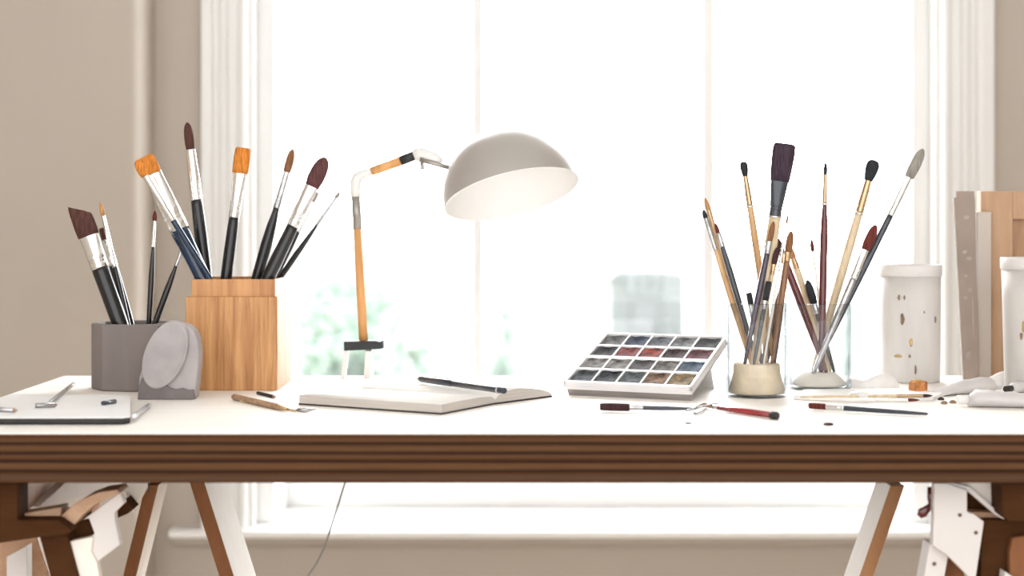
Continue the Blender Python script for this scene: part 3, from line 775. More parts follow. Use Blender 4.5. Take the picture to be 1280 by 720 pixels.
# clamp
b = MB(); pb = P(430, 427, Yl); pe = P(479, 438, Yl)
b.prism([P(429.5, 427, Yl - .012), P(470, 426, Yl - .012), P(475, 427.5, Yl - .012), P(479, 425.5, Yl - .012), P(479.5, 435.5, Yl - .012), P(474, 436.5, Yl - .012), P(430, 438.5, Yl - .012)], (0, .03, 0))
b.build('clamp_bar', M['rubber'], lamp, bevel=.0012)
for xa, xb in ((433, 429), (461, 459.5)):
    b = MB(); a = P(xa, 438, Yl); e = P(xb, 0, Yl); wv = .0032 if xa < 440 else .0052
    b.add([Vector((a.x - wv, Yl - .008, a.z)), Vector((a.x + wv, Yl - .008, a.z)), Vector((a.x + wv, Yl + .010, a.z)), Vector((a.x - wv, Yl + .010, a.z)),
           Vector((e.x - wv, Yl - .008, ZT)), Vector((e.x + wv, Yl - .008, ZT)), Vector((e.x + wv, Yl + .010, ZT)), Vector((e.x - wv, Yl + .010, ZT))],
          [(0, 1, 2, 3), (7, 6, 5, 4), (0, 4, 5, 1), (1, 5, 6, 2), (2, 6, 7, 3), (3, 7, 4, 0)])
    b.build('clamp_leg', M['white_plastic'], lamp, bevel=.001)
xm = P(460, 0, Yl).x
b = MB(); b.span((xm - .005, Yl + .012, ZT + .03), (xm + .005, YBK + .012, ZT + .046)); b.span((xm - .005, YBK + .002, ZU - .035), (xm + .005, YBK + .012, ZT + .046)); b.span((xm - .012, YBK - .04, ZU - .035), (xm + .012, YBK + .012, ZU - .027))
b.build('clamp_bracket', M['white_plastic'], lamp, bevel=.001)
MB().tube([(xm, YBK - .025, ZU - .06), (xm, YBK - .025, ZU - .001)], .004, 12).build('clamp_screw', M['grey_metal'], lamp)
# pole
MB().tube([P(454.5, 428, Yl), P(446.8, 284, Yl)], [.0066, .0064], 20).build('pole', M['lamp_wood'], lamp)
MB().tube([P(446.9, 286, Yl), P(444.8, 243, Yl)], .0068, 20).build('pole_sleeve', M['grey_metal'], lamp)
MB().tube([P(444.7, 246, Yl), P(444.3, 236, Yl), P(444.5, 228, Yl), P(447, 221.5, Yl), P(453, 218, Yl), P(460, 216, Yl), P(467, 213.5, Yl)], [.0076, .0080, .0084, .0084, .0072, .006, .006], 20).build('elbow_joint', M['white_plastic'], lamp)
MB().tube([P(465, 214.2, Yl), P(503, 200.5, Yl - .01)], .0068, 20).build('arm', M['lamp_wood'], lamp)
MB().tube([P(501.5, 201, Yl - .01), P(519, 194, Yl - .014)], .0074, 20).build('arm_sleeve', M['rubber'], lamp)
MB().tube([P(517, 195, Yl - .014), P(519, 193.5, Yl - .014), P(525, 193.5, Yl - .016), P(536, 196, Yl - .018), P(546, 200, Yl - .02), P(551, 204, Yl - .022)], [.006, .0095, .0112, .0105, .0092, .006], 18).build('knuckle', M['white_plastic'], lamp)
MB().tube([P(526, 200, Yl - .028), P(542, 204, Yl - .030), P(563, 210, Yl - .03)], .0036, 12).build('shade_rod', M['grey_metal'], lamp)
MB().tube([P(527, 197, Yl - .026), P(528, 209, Yl - .026), P(528, 212, Yl - .026)], [.003, .003, .0038], 12).build('wing_screw', M['grey_metal'], lamp)
# dome
Yd = 2.335; Rd = 86.5 / FPX * Yd; cd = P(640, 243.5, Yd)
nrm = Vector((.235 * .95, -.30, -.97 * .95)).normalized()
zax = -nrm; xax = Vector((1, 0, 0)); xax = (xax - zax * xax.dot(zax)).normalized(); yax = zax.cross(xax)
Rm = Matrix((xax, yax, zax)).transposed()
prof = [(Rd * math.cos(t_), Rd * .99 * math.sin(t_)) for t_ in [i * math.pi / 2 / 26 for i in range(27)]]
prof[-1] = (.0005, Rd * .99)
b = MB(); b.lathe(cd, prof, 96, R=Rm, cap=(False, True)); b.build('lamp_shade', M['shade_out'], lamp)
ti = .0016
prin = [(Rd, 0), (Rd - .0003, -.0006), (Rd - .0014, -.0006)] + [((Rd - ti) * math.cos(t_), (Rd * .99 - ti) * math.sin(t_)) for t_ in [i * math.pi / 2 / 26 for i in range(27)]]
prin[-1] = (.0005, Rd * .99 - ti)
b = MB(); b.lathe(cd, prin, 96, R=Rm, cap=(False, True)); b.build('shade_lining', M['shade_in'], lamp)
b = MB(); b.lathe(cd, [(.016, Rd * .99 - .03), (.017, Rd * .99 - .028), (.017, Rd * .99 - .003)], 24, R=Rm); b.build('socket', M['white_plastic'], lamp)
# cord
cp = [Vector((xm, YBK + .010, ZT + .02)), Vector((xm - .003, YBK + .035, ZT - .01)), P(431, 604, 2.43), P(424, 627, 2.43), P(415, 655, 2.43), P(406, 684, 2.43), P(396, 704, 2.43), P(384, 722, 2.43), P(366, 770, 2.44), P(340, 850, 2.46), P(330, 960, 2.5), Vector((-.36, 2.7, .004)), Vector((-.2, 3.1, .004))]
MB().tube(cp, .0014, 8).build('power_cord', M['cord'], lamp)

# ------------------------------------------------------------------ open notebook
nb = thing('notebook', T(590, 500), 'open notebook with white pages and thin dark cover lying flat below the lamp', 'notebook')
A = T(552, 518.5); Lc = T(373, 506); Sp = T(632, 506.5)
dv1 = (Lc - A); dv2 = (Sp - A); dv2 -= dv1.normalized() * dv2.dot(dv1.normalized())
Sp = A + dv2
ct, pt = .0022, .0122
MB().prism([A, Lc, Lc + dv2, Sp], (0, 0, ct)).build('cover', M['cover'], nb, bevel=.0006)


def page_block(o, e1, e2, prof, name, par):
    """block of pages: o corner, e1 = along the spine, e2 = away; prof = [(fraction along e2, height)]"""
    n = len(prof); b = MB(); vs = []
    for k in (0, 1):
        for f, h in prof: vs.append(o + e1 * k + e2 * f + Vector((0, 0, h)))
        for f, h in prof: vs.append(o + e1 * k + e2 * f + Vector((0, 0, ct)))
    N = 2 * n
    b.m = 0
    b.add(vs, [(i, i + 1, N + i + 1, N + i) for i in range(n - 1)], True)
    b2_ = MB(); b2_.v = b.v; b.m = 1
    base = 0
    for k in (0, 1):
        for i in range(n - 1):
            b.f.append([k * N + i, k * N + i + 1, k * N + n + i + 1, k * N + n + i]); b.sm.append(False); b.mi.append(1)
    for i in (0, n - 1):
        b.f.append([i, N + i, N + n + i, n + i]); b.sm.append(False); b.mi.append(1)
    b.f.append([n, 2 * n - 1, N + 2 * n - 1, N + n]); b.sm.append(False); b.mi.append(1)
    return b.build(name, [M['page'], M['page_edge']], par)


page_block(A - Vector((0, 0, 0)), dv1 * .995, dv2, [(0, pt), (.3, pt + .0003), (.7, pt + .0003), (.93, pt - .0015), (1, pt - .006)], 'left_pages', nb)
E2 = (T(722, 501) - Sp); e2 = dv2.normalized() * .118; e2 = (e2 * .72 + E2.normalized() * .118 * .28)
e1b = dv1 * .98
MB().prism([Sp, Sp + e1b, Sp + e1b + e2 * 1.02, Sp + e2 * 1.02], (0, 0, ct * .9)).build('back_cover', M['cover'], nb, bevel=.0006)
page_block(Sp, e1b, e2, [(0, pt - .006), (.06, pt - .001), (.18, pt + .003), (.4, pt + .0045), (.6, pt + .003), (.8, pt - .0005), (.93, pt - .004), (1, pt - .0075)], 'right_pages', nb)
zp = pt + .010
pa, pc = T(631, 488.5, zp + .0), T(524, 473.5, zp)
t = thing('pen', (pa + pc) / 2, 'dark blue pen lying on the open notebook pages', 'pen')
u = (pc - pa)
MB().tube([pa, pa + u * .01, pa + u * .6], [.0034, .0039, .0040], 16).build('barrel', M['pen'], t)
MB().tube([pa + u * .6, pa + u * .605, pa + u * .98, pc], [.0042, .0043, .0042, .0030], 16).build('cap', M['pen'], t)
MB().tube([pa + u * .62 + Vector((0, -.002, .0052)), pa + u * .85 + Vector((0, -.002, .0056))], .0009, 8).build('clip', M['silver'], t)
MB().tube([pa + u * .06, pa + u * .075], [.00455, .00455], 16).build('ring', M['silver'], t)

# wooden sticks beside the notebook
t = thing('wooden_peg', T(328, 503), 'brown wooden sharpened stick lying left of the notebook', 'stick')
a, c = T(292, 496, .004), T(362, 512, .0035); u = c - a
MB().tube([a, a + u * .04, a + u * .8], [.0036, .0042, .0040], 8).build('shaft', M['peg'], t)
MB().tube([a + u * .8, a + u * .96], [.0040, .0014], 10).build('point', M['tan'], t)
MB().tube([a + u * .95, c], [.0013, .0002], 10).build('lead', M['cover'], t)
t = thing('wooden_splint', T(340, 508), 'thin pale splint lying just in front of the brown stick', 'stick')
MB().prism([T(300, 502.5, .0002), T(303, 501, .0002), T(372, 513.5, .0002), T(370, 515, .0002)], (0, 0, .003)).build('splint', M['pale'], t)
stick('pencil_stub', 'short dark pencil stub lying between wooden box and notebook', 'pencil', T(322, 491, .002), T(345, 496.5, .002), .0022, M['cover'], tip=M['peg'], lead=M['cover'])
t = MB().tube([T(371, 512.5, .0025), T(381, 512.8, .003), T(395, 511, .002)], [.002, .003, .0008], 10, flat=.6).build('eraser_crumb', M['silver_d'])
tag(t, 'small grey scrap lying at the left corner of the notebook', 'scrap')

# ------------------------------------------------------------------ watercolour box
F0 = Vector((.0672, 2.108, ZT + .0185)); sV = Vector((.160, -.073, 0)); dV0 = Vector((.0716, .140, 0))
sU = sV.normalized(); dH = Vector((-sU.y, sU.x, 0)); W = .1765; D = .166; tilt = math.radians(19.5)
dU = dH * math.cos(tilt) + Vector((0, 0, math.sin(tilt))); nU = sU.cross(dU).normalized()
if nU.z < 0: nU = -nU
wc = thing('watercolour_box', Vector((F0.x, F0.y, ZT)) + sU * W / 2 + dH * .07, 'open white watercolour tin propped at a slant with twenty paint pans', 'paint box')


def wp(s_, d_, n_): return F0 + sU * s_ + dU * d_ + nU * n_


def wbox(b, s0, s1, d0, d1, n0, n1):
    vs = [wp(s, d, n) for s in (s0, s1) for d in (d0, d1) for n in (n0, n1)]
    b.add(vs, [(0, 1, 3, 2), (4, 6, 7, 5), (0, 4, 5, 1), (2, 3, 7, 6), (0, 2, 6, 4), (1, 5, 7, 3)])


b = MB(); wbox(b, 0, W, 0, D, -.011, -.006)
wbox(b, 0, .004, 0, D, -.006, 0); wbox(b, W - .004, W, 0, D, -.006, 0); wbox(b, 0, W, 0, .006, -.006, 0); wbox(b, 0, W, D - .004, D, -.006, 0)
b.build('tray', M['tin'], wc, bevel=.0006)
# dividers
cw = (W - .008) / 5; rh = (D - .010) / 4
dv = MB()
for i in range(1, 5): wbox(dv, .004 + cw * i - .0012, .004 + cw * i + .0012, .006, D - .004, -.006, -.0006)
for j in range(1, 4):
    g = .0040 if j == 2 else .0022
    wbox(dv, .004, W - .004, .006 + rh * j - g, .006 + rh * j + g, -.006, -.0004)
dv.build('divider_grid', M['pan_white'], wc)
cols = [  # front row first
    [(.10, .12, .14), (.035, .045, .06), (.13, .16, .17), (.45, .25, .13), (.50, .34, .16)],
    [(.42, .41, .41), (.45, .43, .41), (.17, .16, .17), (.33, .31, .29), (.16, .24, .34)],
    [(.025, .02, .035), (.38, .08, .08), (.55, .09, .05), (.12, .035, .04), (.26, .06, .07)],
    [(.18, .18, .18), (.03, .07, .20), (.20, .23, .27), (.32, .33, .34), (.08, .08, .09)]]
acc = [(.6, .6, .6), (.5, .5, .52), (.65, .25, .22), (.5, .52, .55)]
for j in range(4):
    for i in range(5):
        cm = mat('paint_pan_%d_%d' % (i, j), tuple(c * (.40 if sum(cols[j][i]) > .35 else .25) for c in cols[j][i]), .6, var=.8, scale=95, bump=.3, spec=.08)
        s0 = .004 + cw * i + .0022; s1 = s0 + cw - .0044; d0 = .006 + rh * j + .0036; d1 = d0 + rh - .0074
        b = MB(); n = 6; vs = []
        # paint cake with a worn hollow
        for a_ in range(n + 1):
            for c_ in range(n + 1):
                f, g = a_ / n, c_ / n
                hgt = -.0016 - .0016 * math.sin(math.pi * f) * math.sin(math.pi * g) + .0006 * math.sin(9 * f + 5 * g + i + j)
                vs.append(wp(s0 + (s1 - s0) * f, d0 + (d1 - d0) * g, hgt))
        m_ = len(vs)
        vs += [wp(s0, d0, -.0058), wp(s1, d0, -.0058), wp(s1, d1, -.0058), wp(s0, d1, -.0058)]
        fs = [(a_ * (n + 1) + c_, (a_ + 1) * (n + 1) + c_, (a_ + 1) * (n + 1) + c_ + 1, a_ * (n + 1) + c_ + 1) for a_ in range(n) for c_ in range(n)]
        k0, k1, k2, k3 = 0, n * (n + 1), n * (n + 1) + n, n
        fs += [[m_, m_ + 1, m_ + 2, m_ + 3],
               [a_ * (n + 1) for a_ in range(n + 1)] + [m_ + 1, m_],
               [n * (n + 1) + c_ for c_ in range(n + 1)] + [m_ + 2, m_ + 1],
               [a_ * (n + 1) + n for a_ in range(n, -1, -1)] + [m_ + 3, m_ + 2],
               [c_ for c_ in range(n, -1, -1)] + [m_, m_ + 3]]
        b.add(vs, fs, False); b.build('paint_pan', cm, wc)
# lower lid leaf folded under and front lip
b = MB(); wbox(b, .006, W - .002, .002, D - .004, -.0155, -.0125); b.build('folded_lid', M['tin_d'], wc, bevel=.0005)
b = MB(); wbox(b, .004, W - .004, .001, .008, -.0165, -.011); b.build('hinge_lip', M['tin_d'], wc)
# prop foot under the raised back
pA = wp(.02, D - .03, -.0155); pB = wp(W - .02, D - .03, -.0155)
MB().prism([pA, pB, Vector((pB.x + .012, pB.y + .03, ZT)), Vector((pA.x + .012, pA.y + .03, ZT))], dH * .0025).build('prop_foot', M['tin'], wc)
# front resting edge
fA, fB = wp(.004, .004, -.0165), wp(W - .004, .004, -.0165)
MB().prism([fA, fB, Vector((fB.x, fB.y, ZT)), Vector((fA.x, fA.y, ZT))], dH * .004).build('front_rest', M['tin_d'], wc)


# ------------------------------------------------------------------ lying brushes
def lying(label, tip, end, zt, ze, **k):
    a = T(tip[0], tip[1], zt); e = T(end[0], end[1], ze)
    brush(label, tip, end, e.y, Yt=a.y, butt=e, group='brushes lying on the table', **k)


lying('lying brush with plum bristles and grey handle in front of the watercolour box', (750, 508.5), (868, 511), .006, .0045, kind='flat', wb=9, lb=37, lf=18, wf=7, wf2=6, wh=6, hb='h_dark', fm='silver_d', hm='slate', flat=.6)
t = thing('paintbrush', T(970, 521), 'lying red-handled brush with black end pointing at the tangled wire', 'paintbrush', 'brushes lying on the table')
a, c = T(872, 505.5, .004), T(972, 520, .0045); u = c - a
MB().tube([a, a + u * .08, a + u * .2], [.0008, .002, .0024], 12).build('bristles', M['h_tan'], t)
MB().tube([a + u * .2, a + u * .28], [.0026, .0030], 12).build('ferrule', M['silver'], t)
MB().tube([a + u * .27, a + u * .5, a + u * .93], [.0030, .0038, .0036], 14).build('handle', M['red'], t)
MB().tube([a + u * .925, a + u * .93, a + u * .99, c], [.0040, .0046, .0046, .003], 14).build('end_cap', M['cover'], t)
# tangled wire loop
pth = [T(858, 513, .003), T(866, 511.5, .006), T(872, 507, .008), T(879, 504, .007), T(884, 506, .004), T(879, 512, .003), T(871, 516.5, .0025), T(867, 513, .003), T(874, 509, .007), T(884, 507, .008), T(892, 504, .005), T(897, 505.5, .003)]
pp = []
for i in range(len(pth) - 1):
    for k in range(5):
        f = k / 5; p0 = pth[max(i - 1, 0)]; p1 = pth[i]; p2 = pth[i + 1]; p3 = pth[min(i + 2, len(pth) - 1)]
        pp.append(.5 * ((2 * p1) + (p2 - p0) * f + (2 * p0 - 5 * p1 + 4 * p2 - p3) * f * f + (3 * p1 - p0 - 3 * p2 + p3) * f ** 3))
pp.append(pth[-1])
t = MB().tube(pp, .0013, 8).build('wire_loop', M['silver_d']); tag(t, 'small tangled loop of grey wire between the two lying brushes', 'wire')
t = MB().tube([T(855, 528.5, .001), T(860, 528.7, .0015), T(866, 529, .0005)], [.0006, .0013, .0004], 8, flat=.5).build('paint_crumb', M['slate']); tag(t, 'tiny dark crumb on the table below the wire loop', 'crumb')
t = MB().lathe(T(1035.5, 531.5, 0), [(.0052, 0), (.0058, .001), (.0045, .0026), (.001, .003)], 20, sy=1.0).build('paint_crumb', M['h_dark']); tag(t, 'dark flat paint crumb near the front edge of the table', 'crumb')

lying('lying brush with slate blue handle and red-brown tip, nearest the table edge on the right', (1011, 507), (1160, 517.5), .005, .0035, kind='flat', wb=7, lb=24, lf=24, wf=8, wf2=7, wh=6.5, hb='h_red', fm='silver', hm='slate', flat=.6)

# palette board with thin brushes
pal = MB().prism([T(992, 499.5), T(1060, 503), T(1166, 501), T(1180, 494), T(1130, 489.5), T(1004, 490.5)], (0, 0, .0045)).build('palette_board', M['paper'], bevel=.001)
tag(pal, 'thin white palette board lying in front of the right glass jar', 'palette')
hp = .0048
lying('thin lying brush with pale handle on the palette board, nearer its back edge', (1166, 494.5), (1000, 496), hp + .002, hp + .0022, kind='round', wb=4, lb=14, lf=34, wf=4, wf2=4, wh=4, hb='h_dark', fm='gold', hm='pale')
lying('thin lying brush with white handle and brown tip on the palette board, nearer the front', (1150, 500), (1010, 499), hp + .002, hp + .0022, kind='round', wb=4, lb=16, lf=40, wf=4, wf2=4, wh=4.4, hb='h_red', fm='silver', hm='white_h')
t = MB().tube([T(1064, 492.5, hp + .004), T(1072, 493, hp + .004), T(1083, 494.5, hp + .004)], [.003, .0042, .0035], 12).build('tube_cap', M['white_plastic']); tag(t, 'small white tube cap on the palette board near the right glass jar', 'cap')


def crumple(name, label, cx, cy, rx, ry, h, seed, m, cat='rag'):
    """crumpled cloth heap standing on the table, centre given in table px"""
    rnd = random.Random(seed); c = T(cx, cy); n = 26; b = MB()
    k = [(rnd.uniform(20, 90), rnd.uniform(20, 90), rnd.uniform(0, 6), rnd.uniform(.3, 1)) for _ in range(9)]
    rings = []
    for j in range(9):
        f = j / 8
        rr = math.cos(f * math.pi / 2) ** .6; ring = []
        for i in range(n):
            a = 2 * math.pi * i / n
            x, y = rx * rr * math.cos(a), ry * rr * math.sin(a)
            w_ = sum(q * math.sin(p * x * 2 + o_) * math.cos(r_ * y * 2 + o_) for p, r_, o_, q in k) / 4
            s_ = 1 + .16 * w_
            ring.append(c + Vector((x * s_, y * s_, max(0, h * math.sin(f * math.pi / 2) * (1 + .35 * w_)) if j else 0)))
        rings.append(ring)
    b.loft(rings, smooth=False); o = b.build(name, m); return tag(o, label, cat)


crumple('cotton_rag', 'crumpled white rag in front of the paint-marked white pot', 1092, 484, .036, .016, .016, 3, M['rag'])
crumple('cotton_rag', 'crumpled white rag at the foot of the pine panel, beside the cropped white pot', 1249, 481, .022, .015, .018, 8, M['rag'])


def paint_tube(label, a, c, w, h, cap_first=True, m='tube'):
    """squeezed paint tube lying from a (cap end) to c (folded end) with table px"""
    A_, C_ = T(*a), T(*c); u = (C_ - A_); L = u.length; u.normalize(); X = Vector((0, 0, 1)).cross(u).normalized()
    t = thing('paint_tube', (A_ + C_) / 2, label, 'paint tube', 'squeezed white paint tubes')
    b = MB(); rings = []; rnd = random.Random(len(label))
    for f, ww, hh in ((.10, .25, .5), (.13, .7, .8), (.17, .92, .96), (.3, 1, 1), (.42, .97, .86), (.55, 1.04, .9), (.68, 1.02, .62), (.8, 1.06, .5), (.92, 1.1, .2), (1, 1.12, .09)):
        c0 = A_ + u * L * f; hz = h * hh
        rings.append([c0 + X * math.cos(2 * math.pi * k / 20) * w / 2 * ww * (1 + rnd.uniform(-.03, .03)) + Vector((0, 0, hz / 2 + math.sin(2 * math.pi * k / 20) * hz / 2 * (1 + (rnd.uniform(-.18, .12) if math.sin(2 * math.pi * k / 20) > 0 else 0)))) for k in range(20)])
    b.loft(rings); b.build('body', M[m], t)
    zc_ = Vector((0, 0, h * .4))
    MB().tube([A_ + zc_, A_ + u * L * .01 + zc_, A_ + u * L * .11 + zc_], [h * .22, h * .27, h * .29], 14).build('cap', M['cover' if 'dark cap' in label else 'white_plastic'], t)
    MB().box(C_ - u * .004 + Vector((0, 0, h * .06)), (.007, w * 1.14, h * .12), Matrix((u, X, Vector((0, 0, 1)))).transposed()).build('folded_end', M[m], t, bevel=.0005)
    return t


paint_tube('crumpled pale grey paint tube behind, beside the orange block', (1250, 489.5), (1163, 495), .03, .021, m='tube')
paint_tube('large white paint tube in front at the right edge of the photo', (1196, 508), (1330, 510), .036, .021, m='tube')
paint_tube('small white paint tube with dark cap lying between the two larger tubes', (1256, 492), (1330, 486), .022, .015)
# orange block
t = thing('wood_block', T(1150, 494), 'small orange-brown block with dark side standing beside the grey paint tube', 'block')
oc = T(1149.5, 493)
MB().box(oc + Vector((0, .008, .0085)), (.0205, .016, .017), Matrix.Rotation(.5, 3, 'Z')).build('block_body', M['cork'], t, bevel=.002)
MB().box(oc + Vector((-.002, .007, .0175)), (.012, .010, .003), Matrix.Rotation(.3, 3, 'Z')).build('block_knob', M['stain_g'], t, bevel=.001)
# dark paint chips
for i, (x, y, lab) in enumerate(((1160, 497, 'small dark crumb at the foot of the orange block'), (1176, 500, 'tiny dark crumb between orange block and large white tube'), (1191, 504, 'small pale brown crumb at the end of the large white tube'), (1180, 505, 'tiny ochre crumb in front of the palette board corner'))):
    o = MB().lathe(T(x, y), [(.0035, 0), (.004, .0015), (.0022, .0035), (.0004, .004)], 7, smooth=False, sx=1.2).build('paint_crumb', M['cover' if i < 2 else 'stain_b']); tag(o, lab, 'crumb')


# ------------------------------------------------------------------ paint pots
def pot(c, R, H, label, stains, taper=.97):
    t = thing('paint_pot', c, label, 'paint pot'); c = Vector(c)
    n = 56
    prof = [(R * taper * .98, 0), (R * taper, .003)] + [(R * (taper + (1 - taper) * f), .003 + (H - .018) * f) for f in (.25, .5, .75, 1)]
    b = MB(); b.lathe(c, prof, n); bo = b.build('pot_body', M['bucket'], t)
    RL = R * 1.035
    MB().lathe(c + Vector((0, 0, H - .0165)), [(R * 1.0, 0), (RL, .001), (RL, .0145), (RL * .985, .0165), (RL * .93, .0165), (RL * .92, .0145), (.001, .0145)], n).build('lid', M['bucket_lid'], t)
    for a, z, w_, h_, mm in stains:
        # small raised dried-paint drip following the wall; a = angle from facing the camera (rad, + to the right)
        r0 = R * (taper + (1 - taper) * z / H) + .0003
        b = MB(); vs = []
        m = 10
        for k in range(m):
            th_ = 2 * math.pi * k / m
            aa = a + w_ / 2 * math.cos(th_) / R * (1 + .25 * math.sin(3 * th_ + z * 90)); zz = z + h_ / 2 * math.sin(th_)
            vs.append(c + Vector((math.sin(aa) * r0, -math.cos(aa) * r0, zz)))
        vs2 = [v + (v - c - Vector((0, 0, (v - c).z))).normalized() * .0008 for v in vs]
        mid = c + Vector((math.sin(a) * (r0 + .0014), -math.cos(a) * (r0 + .0014), z))
        b.add(vs + vs2 + [mid], [(k, (k + 1) % m, m + (k + 1) % m, m + k) for k in range(m)] + [(m + k, m + (k + 1) % m, 2 * m) for k in range(m)], True)
        b.build('paint_splash', M[mm], bo)
    return t


C1 = Vector((P(1138.5, 0, 2.30).x, 2.305, ZT)); RC = .0435; HC = ZC - (331 - HY) / FPX * 2.29 - ZT


def sa(px): return math.asin(max(-1, min(1, ((px - 1138.5) / FPX * 2.265) / RC)))


def sz(py): return ZC - (py - HY) / FPX * 2.265 - ZT


pot(C1, RC, HC, 'tall white round paint pot with brown paint marks standing behind the rag', [
    (sa(1117), sz(372), .0035, .008, 'stain_b'), (sa(1123), sz(372), .0025, .007, 'stain_b'), (sa(1120.5), sz(399), .0055, .017, 'stain_b'),
    (sa(1163), sz(400), .004, .010, 'stain_b'), (sa(1130.5), sz(428), .005, .012, 'stain_g'), (sa(1116), sz(445.5), .012, .004, 'stain_g'),
    (sa(1129), sz(445), .0035, .005, 'stain_b'), (sa(1103), sz(338.5), .004, .004, 'stain_b'), (sa(1166), sz(338.5), .0045, .0045, 'stain_b'), (sa(1171), sz(339), .003, .003, 'stain_b'),
    (sa(1147), sz(390), .002, .004, 'stain_b'), (sa(1136), sz(462), .003, .014, 'stain_b')])
C2 = Vector((P(1300, 0, 2.16).x, 2.185, ZT)); R2c = .043; HC2 = ZC - (322 - HY) / FPX * 2.165 - ZT
pot(C2, R2c, HC2, 'tall white round paint pot cut off by the right edge of the photo', [(-.62, .088, .007, .016, 'stain_g'), (-.5, .082, .006, .008, 'stain_b'), (-.72, .075, .004, .01, 'stain_b')], taper=.90)

# ------------------------------------------------------------------ leaning boards
Yp = 2.352
t = thing('pine_panel', P(1275, 475, Yp + .01), 'honey pine framed panel standing upright at the back right of the table', 'panel')
xA = P(1226, 0, Yp).x; zt_ = P(0, 239, Yp).z
fw = .047
b = MB(); b.span((xA, Yp, ZT), (xA + fw, Yp + .022, zt_)); b.build('stile', M['pine'], t, bevel=.001)
b = MB(); b.span((xA + .25 - fw, Yp, ZT), (xA + .25, Yp + .022, zt_)); b.build('stile', M['pine'], t, bevel=.001)
b = MB(); b.span((xA + fw, Yp, zt_ - .041), (xA + .25 - fw, Yp + .022, zt_)); b.build('top_rail', M['pine'], t, bevel=.001)
b = MB(); b.span((xA + fw, Yp, ZT), (xA + .25 - fw, Yp + .022, ZT + .041)); b.build('bottom_rail', M['pine'], t, bevel=.001)
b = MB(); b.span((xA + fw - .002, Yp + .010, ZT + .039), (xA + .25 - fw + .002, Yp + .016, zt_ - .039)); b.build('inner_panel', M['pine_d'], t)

t = thing('stained_plank', P(1210, 475, 2.335), 'narrow grey-brown paint-stained plank leaning against the pale narrow board', 'plank')
b = MB()
f_ = [(1197, 247), (1200, 247), (1200, 238.5), (1222.5, 238.5), (1223.5, 250), (1224.5, 474), (1204, 474)]
Yq = 2.325
top_ = lambda x, y: P(x, y, Yq) + Vector((0, .0 + .020 * (474 - y) / 236, 0))
pts = [top_(x, y) for x, y in f_]; pts = [Vector((p.x, p.y, max(p.z, ZT))) for p in pts]
for p, (x, y) in zip(pts, f_):
    if y > 470: p.z = ZT
b.prism(pts, (0, .007, 0)); b.build('plank_board', M['plank_s'], t, bevel=.0008)
for x, y, w_, h_ in ((1212, 272, 8, 7), (1209, 315, 7, 6), (1215, 323, 9, 5), (1210, 345, 5, 5), (1214, 363, 7, 8), (1209, 373, 5, 5), (1218, 395, 2.5, 60), (1211, 445, 9, 12)):
    b = MB(); rnd = random.Random(int(x * y)); ring0 = []; ring1 = []
    for k in range(10):
        a = 2 * math.pi * k / 10; rr = rnd.uniform(.8, 1.15)
        p = top_(x + w_ / 2 * math.cos(a) * rr, y + h_ / 2 * math.sin(a) * rr)
        ring0.append(p + Vector((0, .0005, 0))); ring1.append(top_(x + w_ / 2.4 * math.cos(a) * rr, y + h_ / 2.4 * math.sin(a) * rr) - Vector((0, .0007, 0)))
    b.loft([ring0, ring1]); b.build('paint_patch', M['patch'], t)
t = thing('narrow_board', P(1232, 475, 2.342), 'pale grey narrow board standing between the stained plank and pine panel', 'board')
MB().span((P(1222.5, 0, 2.336).x, 2.3375, ZT), (P(1239.5, 0, 2.336).x, 2.3500, P(0, 265, 2.34).z)).build('primed_board', M['board_g'], t, bevel=.0008)

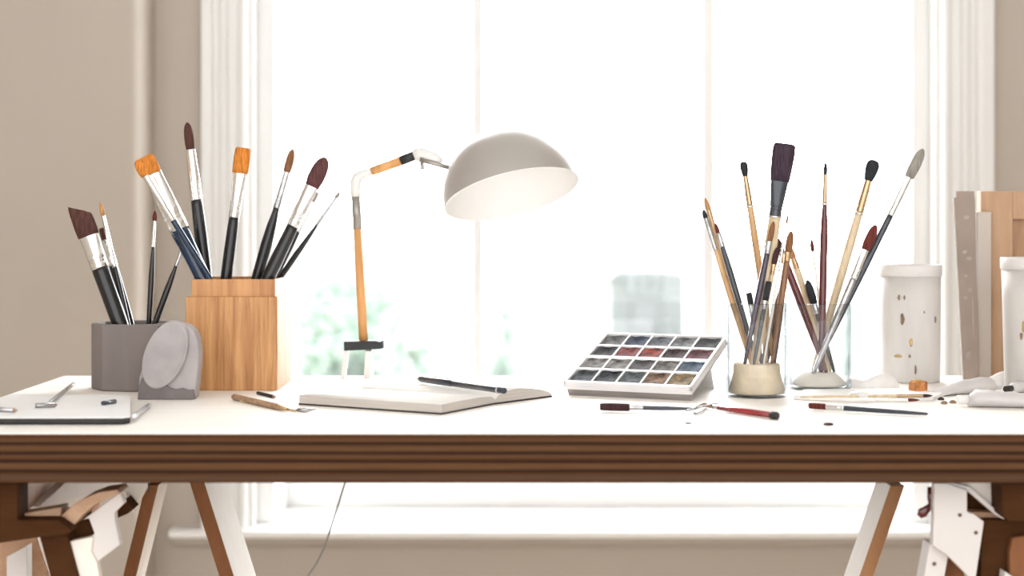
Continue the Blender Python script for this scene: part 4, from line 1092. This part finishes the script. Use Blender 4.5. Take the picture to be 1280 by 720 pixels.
# ------------------------------------------------------------------ light
SKY, BACK = 14.5, 2.9
w = bpy.data.worlds.new('overcast'); scene.world = w; w.use_nodes = True
nt = w.node_tree; bg = nt.nodes['Background']
tc = nt.nodes.new('ShaderNodeTexCoord'); sp = nt.nodes.new('ShaderNodeSeparateXYZ')
nt.links.new(tc.outputs['Generated'], sp.inputs[0])
mr = nt.nodes.new('ShaderNodeMapRange'); mr.interpolation_type = 'SMOOTHSTEP'
mr.inputs['From Min'].default_value = -.3; mr.inputs['From Max'].default_value = .5
mr.inputs['To Min'].default_value = BACK; mr.inputs['To Max'].default_value = SKY
nt.links.new(sp.outputs['Y'], mr.inputs['Value']); nt.links.new(mr.outputs[0], bg.inputs['Strength'])
mc = nt.nodes.new('ShaderNodeMix'); mc.data_type = 'RGBA'
mc.inputs['A'].default_value = (1.0, 1.0, 1.0, 1); mc.inputs['B'].default_value = (.97, .99, 1.0, 1)
m2 = nt.nodes.new('ShaderNodeMapRange'); m2.inputs['From Min'].default_value = -.3; m2.inputs['From Max'].default_value = .5
nt.links.new(sp.outputs['Y'], m2.inputs['Value']); nt.links.new(m2.outputs[0], mc.inputs['Factor']); nt.links.new(mc.outputs['Result'], bg.inputs['Color'])


def portal(loc, sx, sz_, rot):
    l = bpy.data.lights.new('sky_portal', 'AREA'); l.shape = 'RECTANGLE'; l.size = sx; l.size_y = sz_
    l.cycles.is_portal = True
    o = bpy.data.objects.new('sky_portal', l); COL.objects.link(o); o.location = loc; o.rotation_euler = rot


portal(((oL + oR) / 2, 3.64, (ZS + ZTOP) / 2), oR - oL + .1, ZTOP - ZS + .1, (math.radians(-90), 0, 0))
portal((0, YB - .02, ZH / 2), 3.9, 2.8, (math.radians(90), 0, 0))

# ------------------------------------------------------------------ camera
cam = bpy.data.cameras.new('camera'); co = bpy.data.objects.new('camera', cam); COL.objects.link(co)
co.location = (0, 0, ZC); co.rotation_euler = (math.radians(90), 0, 0)
cam.sensor_width = 36; cam.lens = FPX / 1280 * 36; cam.shift_y = -(360 - HY) / 1280
cam.clip_start = .05; cam.clip_end = 200
cam.dof.use_dof = True; cam.dof.focus_distance = 2.1; cam.dof.aperture_fstop = 3.2
scene.camera = co

vs = scene.view_settings
vs.view_transform = 'Standard'; vs.look = 'None'; vs.gamma = 1; vs.use_curve_mapping = False; vs.exposure = 0
scene.cycles.max_bounces = 14; scene.cycles.diffuse_bounces = 6; scene.cycles.glossy_bounces = 5
scene.cycles.transmission_bounces = 12; scene.cycles.transparent_max_bounces = 16
scene.cycles.use_denoising = True
